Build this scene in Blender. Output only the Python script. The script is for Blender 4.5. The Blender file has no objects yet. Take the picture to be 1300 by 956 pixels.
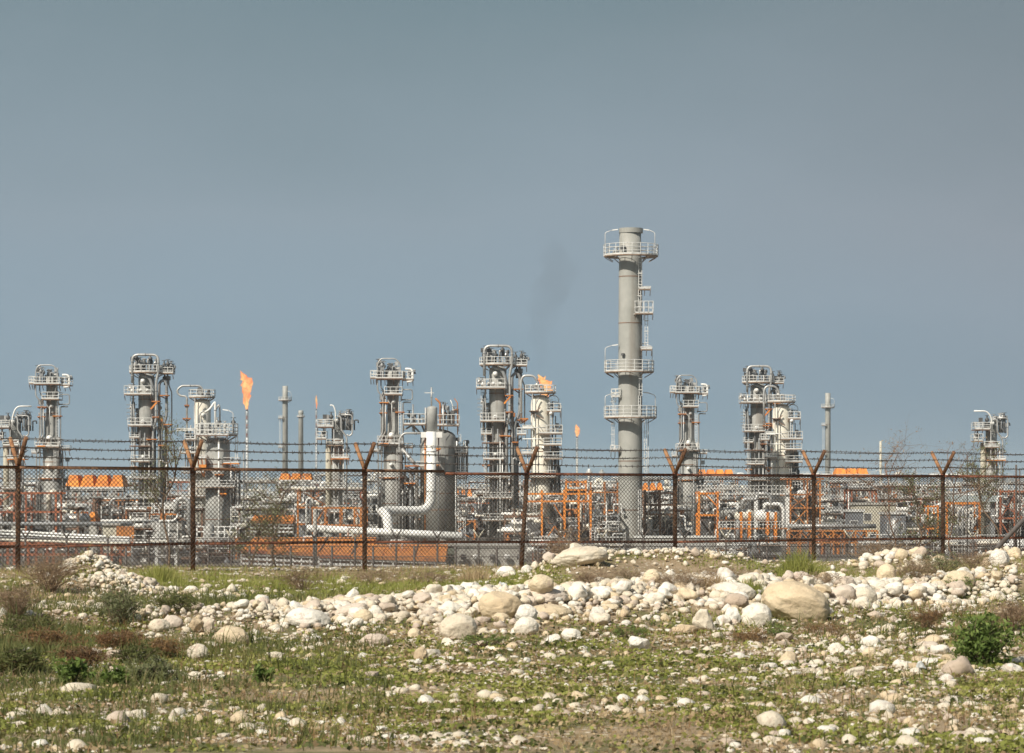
import bpy, math, random
import numpy as np
from mathutils import Vector, Matrix

random.seed(7)
RNG = np.random.default_rng(11)
SC = bpy.context.scene
COL = SC.collection
F = 3611.0          # focal length in photo pixels (100 mm lens, 36 mm sensor, 1300 px)
HOR = 630.0         # horizon row
CAMZ = 1.6
ZP = -6.5           # level of the plant's ground


def P(px, py, d):
    """a point of the photograph at a distance -> world"""
    return Vector(((px - 650) / F * d, d, CAMZ + (HOR - py) / F * d))


# ------------------------------------------------------------------ materials
def nn(nt, t, **kw):
    n = nt.nodes.new(t)
    for k, v in kw.items():
        setattr(n, k, v)
    return n


MATS = {}


def mat(name, c, c2=None, rough=.55, metal=0.0, scale=1.0, streak=0.0, streakcol=(.16, .09, .05), bump=0.0,
        lo=.38, hi=.64, spec=.4):
    """painted or bare surface: two-tone noise, optional run-down streaks of dirt, optional bump"""
    m = bpy.data.materials.new(name)
    m.use_nodes = True
    nt = m.node_tree
    L = nt.links.new
    b = nt.nodes['Principled BSDF']
    b.inputs['Roughness'].default_value = rough
    b.inputs['Metallic'].default_value = metal
    b.inputs['Specular IOR Level'].default_value = spec
    g = nn(nt, 'ShaderNodeNewGeometry')
    n1 = nn(nt, 'ShaderNodeTexNoise')
    n1.inputs['Scale'].default_value = scale
    n1.inputs['Detail'].default_value = 6
    n1.inputs['Roughness'].default_value = .65
    L(g.outputs['Position'], n1.inputs['Vector'])
    r = nn(nt, 'ShaderNodeMapRange')
    r.inputs[1].default_value = lo
    r.inputs[2].default_value = hi
    L(n1.outputs['Fac'], r.inputs[0])
    mx = nn(nt, 'ShaderNodeMix', data_type='RGBA')
    c2 = c2 or tuple(x * .72 for x in c)
    mx.inputs[6].default_value = (*c, 1)
    mx.inputs[7].default_value = (*c2, 1)
    L(r.outputs[0], mx.inputs[0])
    out = mx.outputs[2]
    if streak > 0:
        mp = nn(nt, 'ShaderNodeVectorMath', operation='MULTIPLY')
        mp.inputs[1].default_value = (1.3, 1.3, .12)
        L(g.outputs['Position'], mp.inputs[0])
        n2 = nn(nt, 'ShaderNodeTexNoise')
        n2.inputs['Scale'].default_value = scale * 1.6
        n2.inputs['Detail'].default_value = 5
        L(mp.outputs[0], n2.inputs['Vector'])
        r2 = nn(nt, 'ShaderNodeMapRange')
        r2.inputs[1].default_value = .52
        r2.inputs[2].default_value = .72
        r2.inputs[4].default_value = streak
        L(n2.outputs['Fac'], r2.inputs[0])
        m2 = nn(nt, 'ShaderNodeMix', data_type='RGBA')
        m2.inputs[7].default_value = (*streakcol, 1)
        L(out, m2.inputs[6])
        L(r2.outputs[0], m2.inputs[0])
        out = m2.outputs[2]
    L(out, b.inputs['Base Color'])
    if bump > 0:
        bp = nn(nt, 'ShaderNodeBump')
        bp.inputs['Strength'].default_value = bump
        bp.inputs['Distance'].default_value = .05
        n3 = nn(nt, 'ShaderNodeTexNoise')
        n3.inputs['Scale'].default_value = scale * 6
        n3.inputs['Detail'].default_value = 8
        L(g.outputs['Position'], n3.inputs['Vector'])
        L(n3.outputs['Fac'], bp.inputs['Height'])
        L(bp.outputs[0], b.inputs['Normal'])
    MATS[name] = m
    return m


M_shell = mat('grey_painted_steel', (.40, .40, .375), (.27, .275, .26), .5, .0, .45, .6, (.17, .14, .11))
M_stack = mat('chimney_grey_paint', (.37, .37, .34), (.29, .295, .27), .55, 0, .3, .5, (.21, .17, .13))
M_cream = mat('cream_cladding', (.84, .80, .69), (.72, .68, .57), .45, 0, .5, .3, (.45, .38, .28))
M_white = mat('white_paint', (.86, .86, .83), (.66, .66, .62), .5, 0, .6, .25, (.4, .33, .26))
M_rail = mat('galvanised_rail', (.74, .74, .71), (.55, .55, .52), .5, .1, 1.5)
M_alu = mat('aluminium_cladding', (.54, .54, .52), (.34, .34, .33), .42, .35, .7, .5, (.2, .15, .11))
M_pipe = mat('grey_pipe_paint', (.32, .33, .33), (.20, .21, .215), .5, .1, .8, .3, (.2, .14, .1))
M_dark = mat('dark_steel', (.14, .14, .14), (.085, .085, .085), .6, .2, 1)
M_orange = mat('orange_paint', (.80, .30, .05), (.58, .18, .04), .65, 0, .6, .75, (.30, .11, .05))
M_orange2 = mat('weathered_orange_steel', (.58, .23, .06), (.30, .12, .055), .7, 0, .7, .7, (.16, .09, .06))
M_redox = mat('red_oxide_steel', (.42, .15, .07), (.24, .085, .05), .7, 0, .7, .5, (.16, .09, .07))
M_brown = mat('rusted_brown_steel', (.25, .15, .10), (.15, .10, .075), .8, 0, .9)
M_conc = mat('weathered_concrete', (.44, .43, .39), (.34, .33, .30), .9, 0, .25, .3, (.25, .22, .18), .2)
M_beige = mat('beige_render', (.56, .53, .43), (.48, .45, .36), .85, 0, .3, .3, (.3, .26, .2))
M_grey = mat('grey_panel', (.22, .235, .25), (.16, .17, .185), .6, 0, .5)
M_deck = mat('rusty_grating', (.36, .28, .22), (.24, .16, .11), .75, 0, .9)
M_rust = mat('rusty_post_iron', (.26, .135, .07), (.12, .06, .033), .85, 0, 9, .5, (.05, .03, .02), .35, .35, .62)
M_rustd = mat('rusty_rail_iron', (.27, .10, .05), (.09, .036, .024), .85, 0, 8, 0, bump=.3, lo=.35, hi=.62)
M_rustlit = mat('sunlit_rust_iron', (.38, .21, .10), (.20, .085, .04), .85, 0, 9, 0, bump=.35, lo=.35, hi=.66)  # rust with the sunlit tone of the left-hand arms put into its colour
M_wire = mat('weathered_wire', (.085, .07, .055), (.05, .035, .028), .7, .3, 3)
M_wireg = mat('grey_wire', (.13, .12, .11), (.07, .06, .055), .7, .2, 3)
M_postd = mat('dark_post_iron', (.13, .12, .115), (.08, .065, .055), .8, 0, 5)


# ------------------------------------------------------------------ mesh builder
class MB:
    def __init__(s):
        s.v = []
        s.f = []
        s.sm = []

    def _add(s, vs, fs, smooth=False):
        o = len(s.v)
        s.v += [tuple(v) for v in vs]
        s.f += [tuple(i + o for i in f) for f in fs]
        s.sm += [smooth] * len(fs)
        return s

    def box(s, x0, x1, y0, y1, z0, z1):
        vs = [(x, y, z) for x in (x0, x1) for y in (y0, y1) for z in (z0, z1)]
        return s._add(vs, [(0, 1, 3, 2), (4, 6, 7, 5), (0, 4, 5, 1), (2, 3, 7, 6), (0, 2, 6, 4), (1, 5, 7, 3)])

    def hexa(s, a, b):
        """a: 4 bottom corners (ccw), b: 4 top corners"""
        return s._add(list(a) + list(b), [(3, 2, 1, 0), (4, 5, 6, 7), (0, 1, 5, 4), (1, 2, 6, 5), (2, 3, 7, 6), (3, 0, 4, 7)])

    def beam(s, p, q, w=.2, h=None):
        h = h or w
        p = Vector(p); q = Vector(q)
        d = (q - p)
        if d.length < 1e-6:
            return s
        d.normalize()
        up = Vector((0, 0, 1)) if abs(d.z) < .95 else Vector((0, 1, 0))
        a = d.cross(up).normalized() * w * .5
        b = a.cross(d).normalized() * h * .5
        vs = [p - a - b, p + a - b, p + a + b, p - a + b, q - a - b, q + a - b, q + a + b, q - a + b]
        return s._add(vs, [(0, 3, 2, 1), (4, 5, 6, 7), (0, 1, 5, 4), (1, 2, 6, 5), (2, 3, 7, 6), (3, 0, 4, 7)])

    def tube(s, pts, r, n=8, bend=None, cap=True, smooth=True):
        pts = [Vector(p) for p in pts]
        if bend is None:
            bend = (max(r) if hasattr(r, '__len__') else r) * 1.8
        path = [pts[0]]
        for i in range(1, len(pts) - 1):
            a, b, c = pts[i - 1], pts[i], pts[i + 1]
            u = (a - b); w = (c - b)
            lu, lw = u.length, w.length
            if lu < 1e-5 or lw < 1e-5:
                continue
            t = min(bend, lu * .48, lw * .48)
            u.normalize(); w.normalize()
            p0 = b + u * t; p1 = b + w * t
            for k in range(5):
                k = k / 4
                path.append(p0 * (1 - k) ** 2 + b * 2 * k * (1 - k) + p1 * k * k)
        path.append(pts[-1])
        rr = r if hasattr(r, '__len__') else [r] * len(path)
        o = len(s.v)
        prev = None
        for i, p in enumerate(path):
            if i == 0:
                t = path[1] - p
            elif i == len(path) - 1:
                t = p - path[-2]
            else:
                t = (path[i + 1] - path[i - 1])
            if t.length < 1e-7:
                t = Vector((0, 0, 1))
            t.normalize()
            if prev is None:
                up = Vector((0, 0, 1)) if abs(t.z) < .9 else Vector((0, 1, 0))
                a = t.cross(up).normalized()
            else:
                a = (prev - t * prev.dot(t))
                a = a.normalized() if a.length > 1e-6 else t.orthogonal().normalized()
            prev = a
            b = t.cross(a)
            for k in range(n):
                an = 2 * math.pi * k / n
                s.v.append(tuple(p + (a * math.cos(an) + b * math.sin(an)) * rr[min(i, len(rr) - 1)]))
        m = len(path)
        for i in range(m - 1):
            for k in range(n):
                k2 = (k + 1) % n
                s.f.append((o + i * n + k, o + i * n + k2, o + (i + 1) * n + k2, o + (i + 1) * n + k))
                s.sm.append(smooth)
        if cap:
            s.f.append(tuple(o + k for k in range(n))[::-1]); s.sm.append(False)
            s.f.append(tuple(o + (m - 1) * n + k for k in range(n))); s.sm.append(False)
        return s

    def lathe(s, prof, n=20, c=(0, 0, 0), axis='z', smooth=True):
        o = len(s.v)
        for r, z in prof:
            for k in range(n):
                an = 2 * math.pi * k / n
                if axis == 'z':
                    s.v.append((c[0] + r * math.cos(an), c[1] + r * math.sin(an), c[2] + z))
                elif axis == 'x':
                    s.v.append((c[0] + z, c[1] + r * math.cos(an), c[2] + r * math.sin(an)))
                else:
                    s.v.append((c[0] + r * math.cos(an), c[1] + z, c[2] + r * math.sin(an)))
        for i in range(len(prof) - 1):
            for k in range(n):
                k2 = (k + 1) % n
                s.f.append((o + i * n + k, o + i * n + k2, o + (i + 1) * n + k2, o + (i + 1) * n + k))
                s.sm.append(smooth)
        s.f.append(tuple(o + k for k in range(n))[::-1]); s.sm.append(False)
        s.f.append(tuple(o + (len(prof) - 1) * n + k for k in range(n))); s.sm.append(False)
        return s

    def ring(s, c, r, w, h, n=24, a0=0, a1=2 * math.pi):
        """flat annular band"""
        full = abs(a1 - a0 - 2 * math.pi) < 1e-3
        k_ = n if full else n + 1
        o = len(s.v)
        for i in range(k_):
            an = a0 + (a1 - a0) * i / n
            for rr, z in ((r - w, 0), (r, 0), (r, h), (r - w, h)):
                s.v.append((c[0] + rr * math.cos(an), c[1] + rr * math.sin(an), c[2] + z))
        for i in range(n):
            j = (i + 1) % k_
            for k in range(4):
                k2 = (k + 1) % 4
                s.f.append((o + i * 4 + k, o + j * 4 + k, o + j * 4 + k2, o + i * 4 + k2))
                s.sm.append(False)
        return s

    def build(s, name, m, parent=None, loc=None):
        me = bpy.data.meshes.new(name)
        me.from_pydata(s.v, [], s.f)
        me.materials.append(m)
        me.polygons.foreach_set('use_smooth', s.sm)
        me.update()
        ob = bpy.data.objects.new(name, me)
        COL.objects.link(ob)
        if parent:
            ob.parent = parent
        if loc is not None:
            ob.location = loc
        return ob


def tag(o, label, cat, group=None, kind=None):
    if label: o['label'] = label
    if cat: o['category'] = cat
    if group: o['group'] = group
    if kind: o['kind'] = kind
    return o


def thing(name, label, cat, loc=(0, 0, 0), rz=0, group=None):
    o = bpy.data.objects.new(name, None)
    o.empty_display_size = .5
    COL.objects.link(o)
    o.location = loc
    o.rotation_euler = (0, 0, rz)
    return tag(o, label, cat, group)


def copy_thing(o, loc, label, rz=None, parent=None):
    c = o.copy()
    COL.objects.link(c)
    if parent:
        c.parent = parent
    else:
        c.location = loc
        if rz is not None:
            c.rotation_euler = (0, 0, rz)
        if label:
            c['label'] = label
    for ch in list(o.children):
        copy_thing(ch, None, None, None, c)
    return c


# ------------------------------------------------------------------ sky, sun, camera
SUN = Vector((-.47, -.60, .66)).normalized()
el = math.asin(SUN.z)
w = bpy.data.worlds.new('World')
SC.world = w
w.use_nodes = True
nt = w.node_tree
L = nt.links.new
bg = nt.nodes['Background']
sky = nn(nt, 'ShaderNodeTexSky', sky_type='NISHITA')
sky.sun_disc = False
sky.sun_elevation = el
sky.sun_rotation = math.atan2(SUN.x, SUN.y)
sky.air_density = 1.6
sky.dust_density = 5.0
sky.ozone_density = 1.5
# smog: the band of sky the lens sees is dull slate grey, lighter a few degrees up
tc = nn(nt, 'ShaderNodeTexCoord')
sep = nn(nt, 'ShaderNodeSeparateXYZ')
L(tc.outputs['Generated'], sep.inputs[0])
ns = nn(nt, 'ShaderNodeTexNoise')
ns.inputs['Scale'].default_value = 7
ns.inputs['Detail'].default_value = 3
vm = nn(nt, 'ShaderNodeVectorMath', operation='MULTIPLY')
vm.inputs[1].default_value = (1, 1, 2.2)
L(tc.outputs['Generated'], vm.inputs[0])
L(vm.outputs[0], ns.inputs['Vector'])
ad = nn(nt, 'ShaderNodeMath', operation='MULTIPLY_ADD')
L(ns.outputs['Fac'], ad.inputs[0])
ad.inputs[1].default_value = .06
L(sep.outputs['Z'], ad.inputs[2])
rp = nn(nt, 'ShaderNodeValToRGB')
mr = nn(nt, 'ShaderNodeMapRange')
mr.inputs[1].default_value = .010
mr.inputs[2].default_value = .23
L(ad.outputs[0], mr.inputs[0])
L(mr.outputs[0], rp.inputs[0])
cr = rp.color_ramp
SKY = [(0.0, (.145, .27, .365)), (.17, (.195, .315, .41)), (.38, (.28, .375, .455)), (.54, (.29, .365, .43)), (.80, (.215, .29, .335)), (1, (.165, .245, .285))]
cr.elements[0].position = 0; cr.elements[0].color = (*SKY[0][1], 1)
cr.elements[1].position = 1; cr.elements[1].color = (*SKY[-1][1], 1)
for p_, c_ in SKY[1:-1]:
    e = cr.elements.new(p_); e.color = (*c_, 1)
# right side drifts towards a browner grey
mr2 = nn(nt, 'ShaderNodeMapRange', interpolation_type='SMOOTHSTEP')
mr2.inputs[1].default_value = -.02
mr2.inputs[2].default_value = .22
mr2.inputs[4].default_value = .75
L(sep.outputs['X'], mr2.inputs[0])
mg = nn(nt, 'ShaderNodeMix', data_type='RGBA', blend_type='MULTIPLY')
mg.inputs[7].default_value = (.98, .87, .86, 1)
L(mr2.outputs[0], mg.inputs[0])
L(rp.outputs['Color'], mg.inputs[6])
sc1 = nn(nt, 'ShaderNodeMix', data_type='RGBA', blend_type='MULTIPLY')
sc1.inputs[0].default_value = 1
sc1.inputs[7].default_value = (12.0, 12.0, 12.0, 1)
L(mg.outputs[2], sc1.inputs[6])
fx = nn(nt, 'ShaderNodeMapRange', interpolation_type='SMOOTHSTEP')   # smog up to ~25 degrees, clearer sky above
fx.inputs[1].default_value = .22
fx.inputs[2].default_value = .75
fx.inputs[3].default_value = .96
fx.inputs[4].default_value = .25
L(sep.outputs['Z'], fx.inputs[0])
mf = nn(nt, 'ShaderNodeMix', data_type='RGBA')
L(fx.outputs[0], mf.inputs[0])
L(sky.outputs[0], mf.inputs[6])
L(sc1.outputs[2], mf.inputs[7])
L(mf.outputs[2], bg.inputs['Color'])
bg.inputs['Strength'].default_value = .074

sl = bpy.data.lights.new('sun', 'SUN')
sl.energy = 4.9
sl.angle = math.radians(.6)
sl.color = (1, .93, .82)
so = bpy.data.objects.new('sun', sl)
COL.objects.link(so)
so.rotation_euler = SUN.to_track_quat('Z', 'Y').to_euler()
so.location = (0, 0, 60)

cam = bpy.data.cameras.new('camera')
cam.lens = 100
cam.sensor_width = 36
cam.shift_y = (HOR - 478) / 1300
cam.clip_start = .5
cam.clip_end = 40000
co = bpy.data.objects.new('camera', cam)
COL.objects.link(co)
co.location = (0, 0, CAMZ)
co.rotation_euler = (math.radians(90), 0, 0)
SC.camera = co
SC.view_settings.view_transform = 'Standard'
SC.view_settings.look = 'None'
SC.view_settings.exposure = .12
SC.view_settings.gamma = 1
SC.cycles.volume_bounces = 0
SC.cycles.max_bounces = 5
SC.cycles.transparent_max_bounces = 8


# ------------------------------------------------------------------ ground
def vnoise(x, y, cell, seed):
    """smooth value noise in [0,1] for arrays"""
    g = np.random.default_rng(seed).random((128, 128))
    xs = x / cell + 64.37; ys = y / cell + 31.7
    xi = np.floor(xs).astype(int); yi = np.floor(ys).astype(int)
    fx_ = xs - xi; fy_ = ys - yi
    fx_ = fx_ * fx_ * (3 - 2 * fx_); fy_ = fy_ * fy_ * (3 - 2 * fy_)
    a = g[xi % 128, yi % 128]; b = g[(xi + 1) % 128, yi % 128]
    c = g[xi % 128, (yi + 1) % 128]; d = g[(xi + 1) % 128, (yi + 1) % 128]
    return (a * (1 - fx_) + b * fx_) * (1 - fy_) + (c * (1 - fx_) + d * fx_) * fy_


def sstep(a, b, t):
    t = np.clip((t - a) / (b - a), 0, 1)
    return t * t * (3 - 2 * t)


# heaps: (px, py of the middle of the footprint, half width m, half depth m, height m)
def gp(px, py):
    d = CAMZ * F / (py - HOR)
    return (px - 650) / F * d, d


def heap_line(x):
    """ridge of the long stone heap: distance and height as functions of x (m)"""
    xs = [-9, -4.6, -2.2, 0, 1.6, 4, 7, 9]
    yc = [33.5, 34.5, 35.5, 36.0, 37.4, 39.5, 43.0, 45.0]
    hh = [0, .10, .20, .34, .36, .34, .30, .25]
    return np.interp(x, xs, yc), np.interp(x, xs, hh)


BUMPS = [  # px, py, sx, sy, h
    (112, 747, .62, 2.0, .50), (150, 757, .55, 1.8, .22), (735, 738, 1.1, 2.3, .42), (850, 735, 1.6, 1.8, .46),
    (1145, 726, 1.1, 2.6, .34), (1275, 722, .8, 2.4, .34), (60, 760, 1.2, 2.5, .25), (480, 765, 1.8, 2.5, .04),
    (1290, 765, .8, 1.2, .16), (1240, 820, .5, .8, .08), (940, 735, 1, 1.5, .15), (15, 800, 1.0, 1.6, .2)]


def gz(x, y):
    x = np.asarray(x, float); y = np.asarray(y, float)
    yc, hh = heap_line(x)
    z = hh * np.exp(-((y - yc) / 2.0) ** 2)
    for px, py, sx, sy, h in BUMPS:
        bx, by = gp(px, py)
        z = z + h * np.exp(-((x - bx) / sx) ** 2 - ((y - by) / sy) ** 2)
    near = 1 - sstep(80, 100, y)
    near = near * (1 - .6 * sstep(46, 54, y))
    z = z - .07 * sstep(46, 54, y) * np.exp(-((x + 2.5) / 4.5) ** 2)
    z = z + near * ((vnoise(x, y, 2.7, 1) - .5) * .12 + (vnoise(x, y, .8, 2) - .5) * .06)
    # level of the land: the bank the fence stands on, then down to the plant
    yy = y - x * .35
    base = np.interp(yy, [-100, 62, 72, 100, 200, 305, 330], [0, 0, -.12, -1.7, -4.3, ZP, ZP])
    return z + base


def zat(x, y):
    return float(gz(x, y))


def axis(dense0, dense1, step, lo, hi, grow=1.13):
    a = list(np.arange(dense0, dense1 + 1e-6, step))
    s_ = step; t = a[-1]
    while t < hi:
        s_ *= grow; t += s_; a.append(min(t, hi))
    s_ = step; t = a[0]; b = []
    while t > lo:
        s_ *= grow; t -= s_; b.append(max(t, lo))
    return np.array(b[::-1] + a)


xs = axis(-13, 14, .16, -9000, 9000)
ys = axis(14, 80, .2, -40, 13000, 1.06)
X, Y = np.meshgrid(xs, ys, indexing='ij')
Z = gz(X, Y)
nx, ny = X.shape


def np_mesh(name, verts, faces, m, smooth=True):
    """verts (n,3), faces (m,k) all the same size k"""
    me = bpy.data.meshes.new(name)
    nv, nf, k = len(verts), len(faces), faces.shape[1]
    me.vertices.add(nv)
    me.vertices.foreach_set('co', verts.astype(np.float32).ravel())
    me.loops.add(nf * k)
    me.loops.foreach_set('vertex_index', faces.astype(np.int32).ravel())
    me.polygons.add(nf)
    me.polygons.foreach_set('loop_start', np.arange(0, nf * k, k, dtype=np.int32))
    me.polygons.foreach_set('loop_total', np.full(nf, k, dtype=np.int32))
    me.polygons.foreach_set('use_smooth', np.full(nf, smooth))
    me.update(calc_edges=True)
    me.materials.append(m)
    ob = bpy.data.objects.new(name, me)
    COL.objects.link(ob)
    return ob


def ground_mat():
    m = bpy.data.materials.new('stony_ground')
    m.use_nodes = True
    nt = m.node_tree
    L = nt.links.new
    b = nt.nodes['Principled BSDF']
    b.inputs['Roughness'].default_value = .95
    b.inputs['Specular IOR Level'].default_value = .15
    g = nn(nt, 'ShaderNodeNewGeometry')

    def noise(s, det=6, ro=.6):
        n = nn(nt, 'ShaderNodeTexNoise')
        n.inputs['Scale'].default_value = s
        n.inputs['Detail'].default_value = det
        n.inputs['Roughness'].default_value = ro
        L(g.outputs['Position'], n.inputs['Vector'])
        return n.outputs['Fac']

    def rng(src, a, b_, lo=0, hi=1):
        r = nn(nt, 'ShaderNodeMapRange')
        r.inputs[1].default_value = a; r.inputs[2].default_value = b_
        r.inputs[3].default_value = lo; r.inputs[4].default_value = hi
        L(src, r.inputs[0])
        return r.outputs[0]

    def mix(f, a, b_):
        x = nn(nt, 'ShaderNodeMix', data_type='RGBA')
        L(f, x.inputs[0])
        for i, c in ((6, a), (7, b_)):
            if isinstance(c, tuple): x.inputs[i].default_value = (*c, 1)
            else: L(c, x.inputs[i])
        return x.outputs[2]
    dirt = mix(rng(noise(3.0), .4, .62), (.34, .26, .17), (.24, .18, .11))
    vo = nn(nt, 'ShaderNodeTexVoronoi')
    vo.inputs['Scale'].default_value = 13
    L(g.outputs['Position'], vo.inputs['Vector'])
    peb = mix(rng(vo.outputs['Distance'], .22, .34), (.60, .54, .43), dirt)
    soil = mix(rng(noise(.9, 5), .44, .56), dirt, peb)
    soil = mix(rng(noise(.55, 6), .48, .60), soil, (.12, .125, .05))
    plant = mix(rng(noise(.03, 8, .7), .4, .6), (.22, .20, .165), (.12, .115, .10))
    sp = nn(nt, 'ShaderNodeSeparateXYZ')
    L(g.outputs['Position'], sp.inputs[0])
    allc = mix(rng(sp.outputs['Y'], 95, 240), soil, plant)
    L(allc, b.inputs['Base Color'])
    bp = nn(nt, 'ShaderNodeBump')
    bp.inputs['Strength'].default_value = .7
    bp.inputs['Distance'].default_value = .04
    L(noise(16, 6), bp.inputs['Height'])
    L(bp.outputs[0], b.inputs['Normal'])
    return m


ii, jj = np.meshgrid(np.arange(nx - 1), np.arange(ny - 1), indexing='ij')
fa = np.stack([ii * ny + jj, (ii + 1) * ny + jj, (ii + 1) * ny + jj + 1, ii * ny + jj + 1], -1).reshape(-1, 4)
gr = np_mesh('ground', np.stack([X, Y, Z], -1).reshape(-1, 3), fa, ground_mat())
gr['kind'] = 'structure'

# haze
hz = MB().box(-9100, 9100, -60, 13100, -9.0, 150)
hm = bpy.data.materials.new('haze_air')
hm.use_nodes = True
hnt = hm.node_tree
for n in list(hnt.nodes):
    if n.type == 'BSDF_PRINCIPLED': hnt.nodes.remove(n)
pv = nn(hnt, 'ShaderNodeVolumePrincipled')
pv.inputs['Color'].default_value = (.80, .93, 1, 1)
pv.inputs['Density'].default_value = .00008
out = [n for n in hnt.nodes if n.type == 'OUTPUT_MATERIAL'][0]
hnt.links.new(pv.outputs[0], out.inputs['Volume'])
ho = hz.build('haze', hm)
ho['kind'] = 'stuff'

# ================================================================== columns
S450 = F / 450.0      # photo pixels per metre at 450 m


class Tower:
    """builds one process column around its own axis; all arguments are photo pixels at 450 m, measured
    from the axis column cx; everything is turned into metres round the thing's base"""

    def __init__(s, name, label, cat, cx, d=450.0, group=None, ref=450.0):
        s.cx = cx
        s.s = F / ref
        s.root = thing(name, label, cat, ((cx - 650) / F * d, d, ZP), 0, group)
        s.zb = HOR + (CAMZ - ZP) * s.s          # row of the ground at the reference distance
        s.rnd = random.Random(int(cx * 7))

    def q(s, px, py, y=0.0):
        return Vector(((px - s.cx) / s.s, y, (s.zb - py) / s.s))

    def shell(s, secs, m=None, dome=True, y=0.0, n=28, name='shell', cxp=None, seams=()):
        """secs: [(x_left, x_right, py)...] from top to bottom"""
        m = m or M_shell
        cx = (secs[0][0] + secs[0][1]) / 2 if cxp is None else cxp
        c = s.q(cx, s.zb, y)
        prof = []
        top = secs[0]
        r = (top[1] - top[0]) / 2 / s.s
        zt = (s.zb - top[2]) / s.s
        for x0, x1, py in secs[::-1]:
            prof.append(((x1 - x0) / 2 / s.s, (s.zb - py) / s.s))
        if dome:
            for k in range(1, 6):
                a = k / 5 * math.pi / 2
                prof.append((max(r * math.cos(a), .02), zt + r * .5 * math.sin(a)))
        o = MB().lathe(prof, n, c).build(name, m, s.root)
        if seams:
            for py in seams:
                rr = np.interp(py, [q_[2] for q_ in secs], [(q_[1] - q_[0]) / 2 / s.s for q_ in secs]) + .03
                MB().ring((c.x, c.y, (s.zb - py) / s.s), rr, .08, .14, n).build('weld_band', M_brown, o)
        return o

    def ringplat(s, x0, x1, py, rail=9, a0=0, a1=2 * math.pi, m=None, shellr=None, y=0.0, bars=2):
        c = s.q((x0 + x1) / 2, py, y)
        r = (x1 - x0) / 2 / s.s
        b = MB().ring((c.x, c.y, c.z - .16), r, min(r * .97, 1.5), .16, 24, a0, a1)
        nb = 10
        for k in range(nb):
            an = a0 + (a1 - a0) * (k + .5) / nb
            ca, sa = math.cos(an), math.sin(an)
            b.beam((c.x + ca * (r - .1), c.y + sa * (r - .1), c.z - .22), (c.x + ca * (r - 1.3), c.y + sa * (r - 1.3), c.z - .9), .1)
        o = b.build('platform', m or M_deck, s.root)
        t = MB()
        h = rail / s.s
        t.ring((c.x, c.y, c.z), r + .01, .05, .22, 24, a0, a1)
        for k in range(bars):
            z = c.z + h * (1 - k / bars)
            pts = [(c.x + r * math.cos(a0 + (a1 - a0) * i / 24), c.y + r * math.sin(a0 + (a1 - a0) * i / 24), z) for i in range(25)]
            t.tube(pts, .055, 4, bend=0, smooth=False)
        npost = max(8, int(r * (a1 - a0) / 1.3))
        for i in range(npost + 1):
            an = a0 + (a1 - a0) * i / npost
            t.beam((c.x + r * math.cos(an), c.y + r * math.sin(an), c.z), (c.x + r * math.cos(an), c.y + r * math.sin(an), c.z + h), .09)
        t.build('railing', M_rail, o)
        return o

    def plat(s, x0, x1, py, rail=9, y0=-2.2, y1=1.2, m=None, close=1.1, brace=True, bars=2):
        a = s.q(x0, py, y0); b_ = s.q(x1, py, y1)
        b = MB().box(a.x, b_.x, a.y, b_.y, a.z - .16, a.z)
        if brace:
            k = max(2, int((b_.x - a.x) / 1.4))
            for i in range(k + 1):
                x = a.x + .05 + (b_.x - a.x - .1) * i / k
                b.beam((x, a.y + .05, a.z - .25), (x, a.y + 1.2, a.z - 1.0), .1)
        o = b.build('platform', m or M_deck, s.root)
        if rail:
            t = MB()
            h = rail / s.s
            for k in range(bars):
                z = a.z + h * (1 - k / bars)
                for p, q_ in (((a.x, a.y), (b_.x, a.y)), ((a.x, a.y), (a.x, b_.y)), ((b_.x, a.y), (b_.x, b_.y)), ((a.x, b_.y), (b_.x, b_.y))):
                    t.beam((p[0], p[1], z), (q_[0], q_[1], z), .085)
            t.box(a.x - .02, b_.x + .02, a.y - .04, a.y, a.z, a.z + .2)
            n = max(2, int((b_.x - a.x) / close))
            for i in range(n + 1):
                x = a.x + (b_.x - a.x) * i / n
                for y in (a.y, b_.y):
                    t.beam((x, y, a.z), (x, y, a.z + h), .08)
            t.build('railing', M_rail, o)
        return o

    def pipe(s, pts, r=1.0, m=None, y=-1.6, name='pipe', bend=None, n=8, flange=True):
        P_ = [s.q(p[0], p[1], p[2] if len(p) > 2 else y) for p in pts]
        rr = r / s.s
        b = MB().tube(P_, rr, n, bend if bend is None else bend / s.s)
        o = b.build(name, m or M_alu, s.root)
        if flange and rr > .12:
            for a, c in zip(P_[:-1], P_[1:]):
                L_ = (c - a).length
                if L_ > 2.5:
                    u = (c - a).normalized()
                    k = int(L_ / 4.5) + 1
                    for i in range(k):
                        t = (i + .5) / k
                        MB().tube([a + u * (L_ * t - .07), a + u * (L_ * t + .07)], rr * 1.3, n).build('flange', M_pipe, o)
        return o

    def ladder(s, px, y0, y1, w=2.6, cage=True, y=-2.2, m=None):
        b = MB()
        for dx in (-w / 2, w / 2):
            b.beam(s.q(px + dx, y0, y), s.q(px + dx, y1, y), .09)
        k = int(abs(y1 - y0) / s.s / .45)
        for i in range(k + 1):
            p = y0 + (y1 - y0) * i / max(k, 1)
            b.beam(s.q(px - w / 2, p, y), s.q(px + w / 2, p, y), .05)
        if cage:
            for i in range(max(1, k // 3)):
                p = y0 + (y1 - y0) * (i + .5) / max(1, k // 3)
                c = s.q(px, p, y - .4)
                b.ring((c.x, c.y, c.z), .42, .03, .06, 8)
        return b.build('ladder', m or M_rail, s.root)

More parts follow.
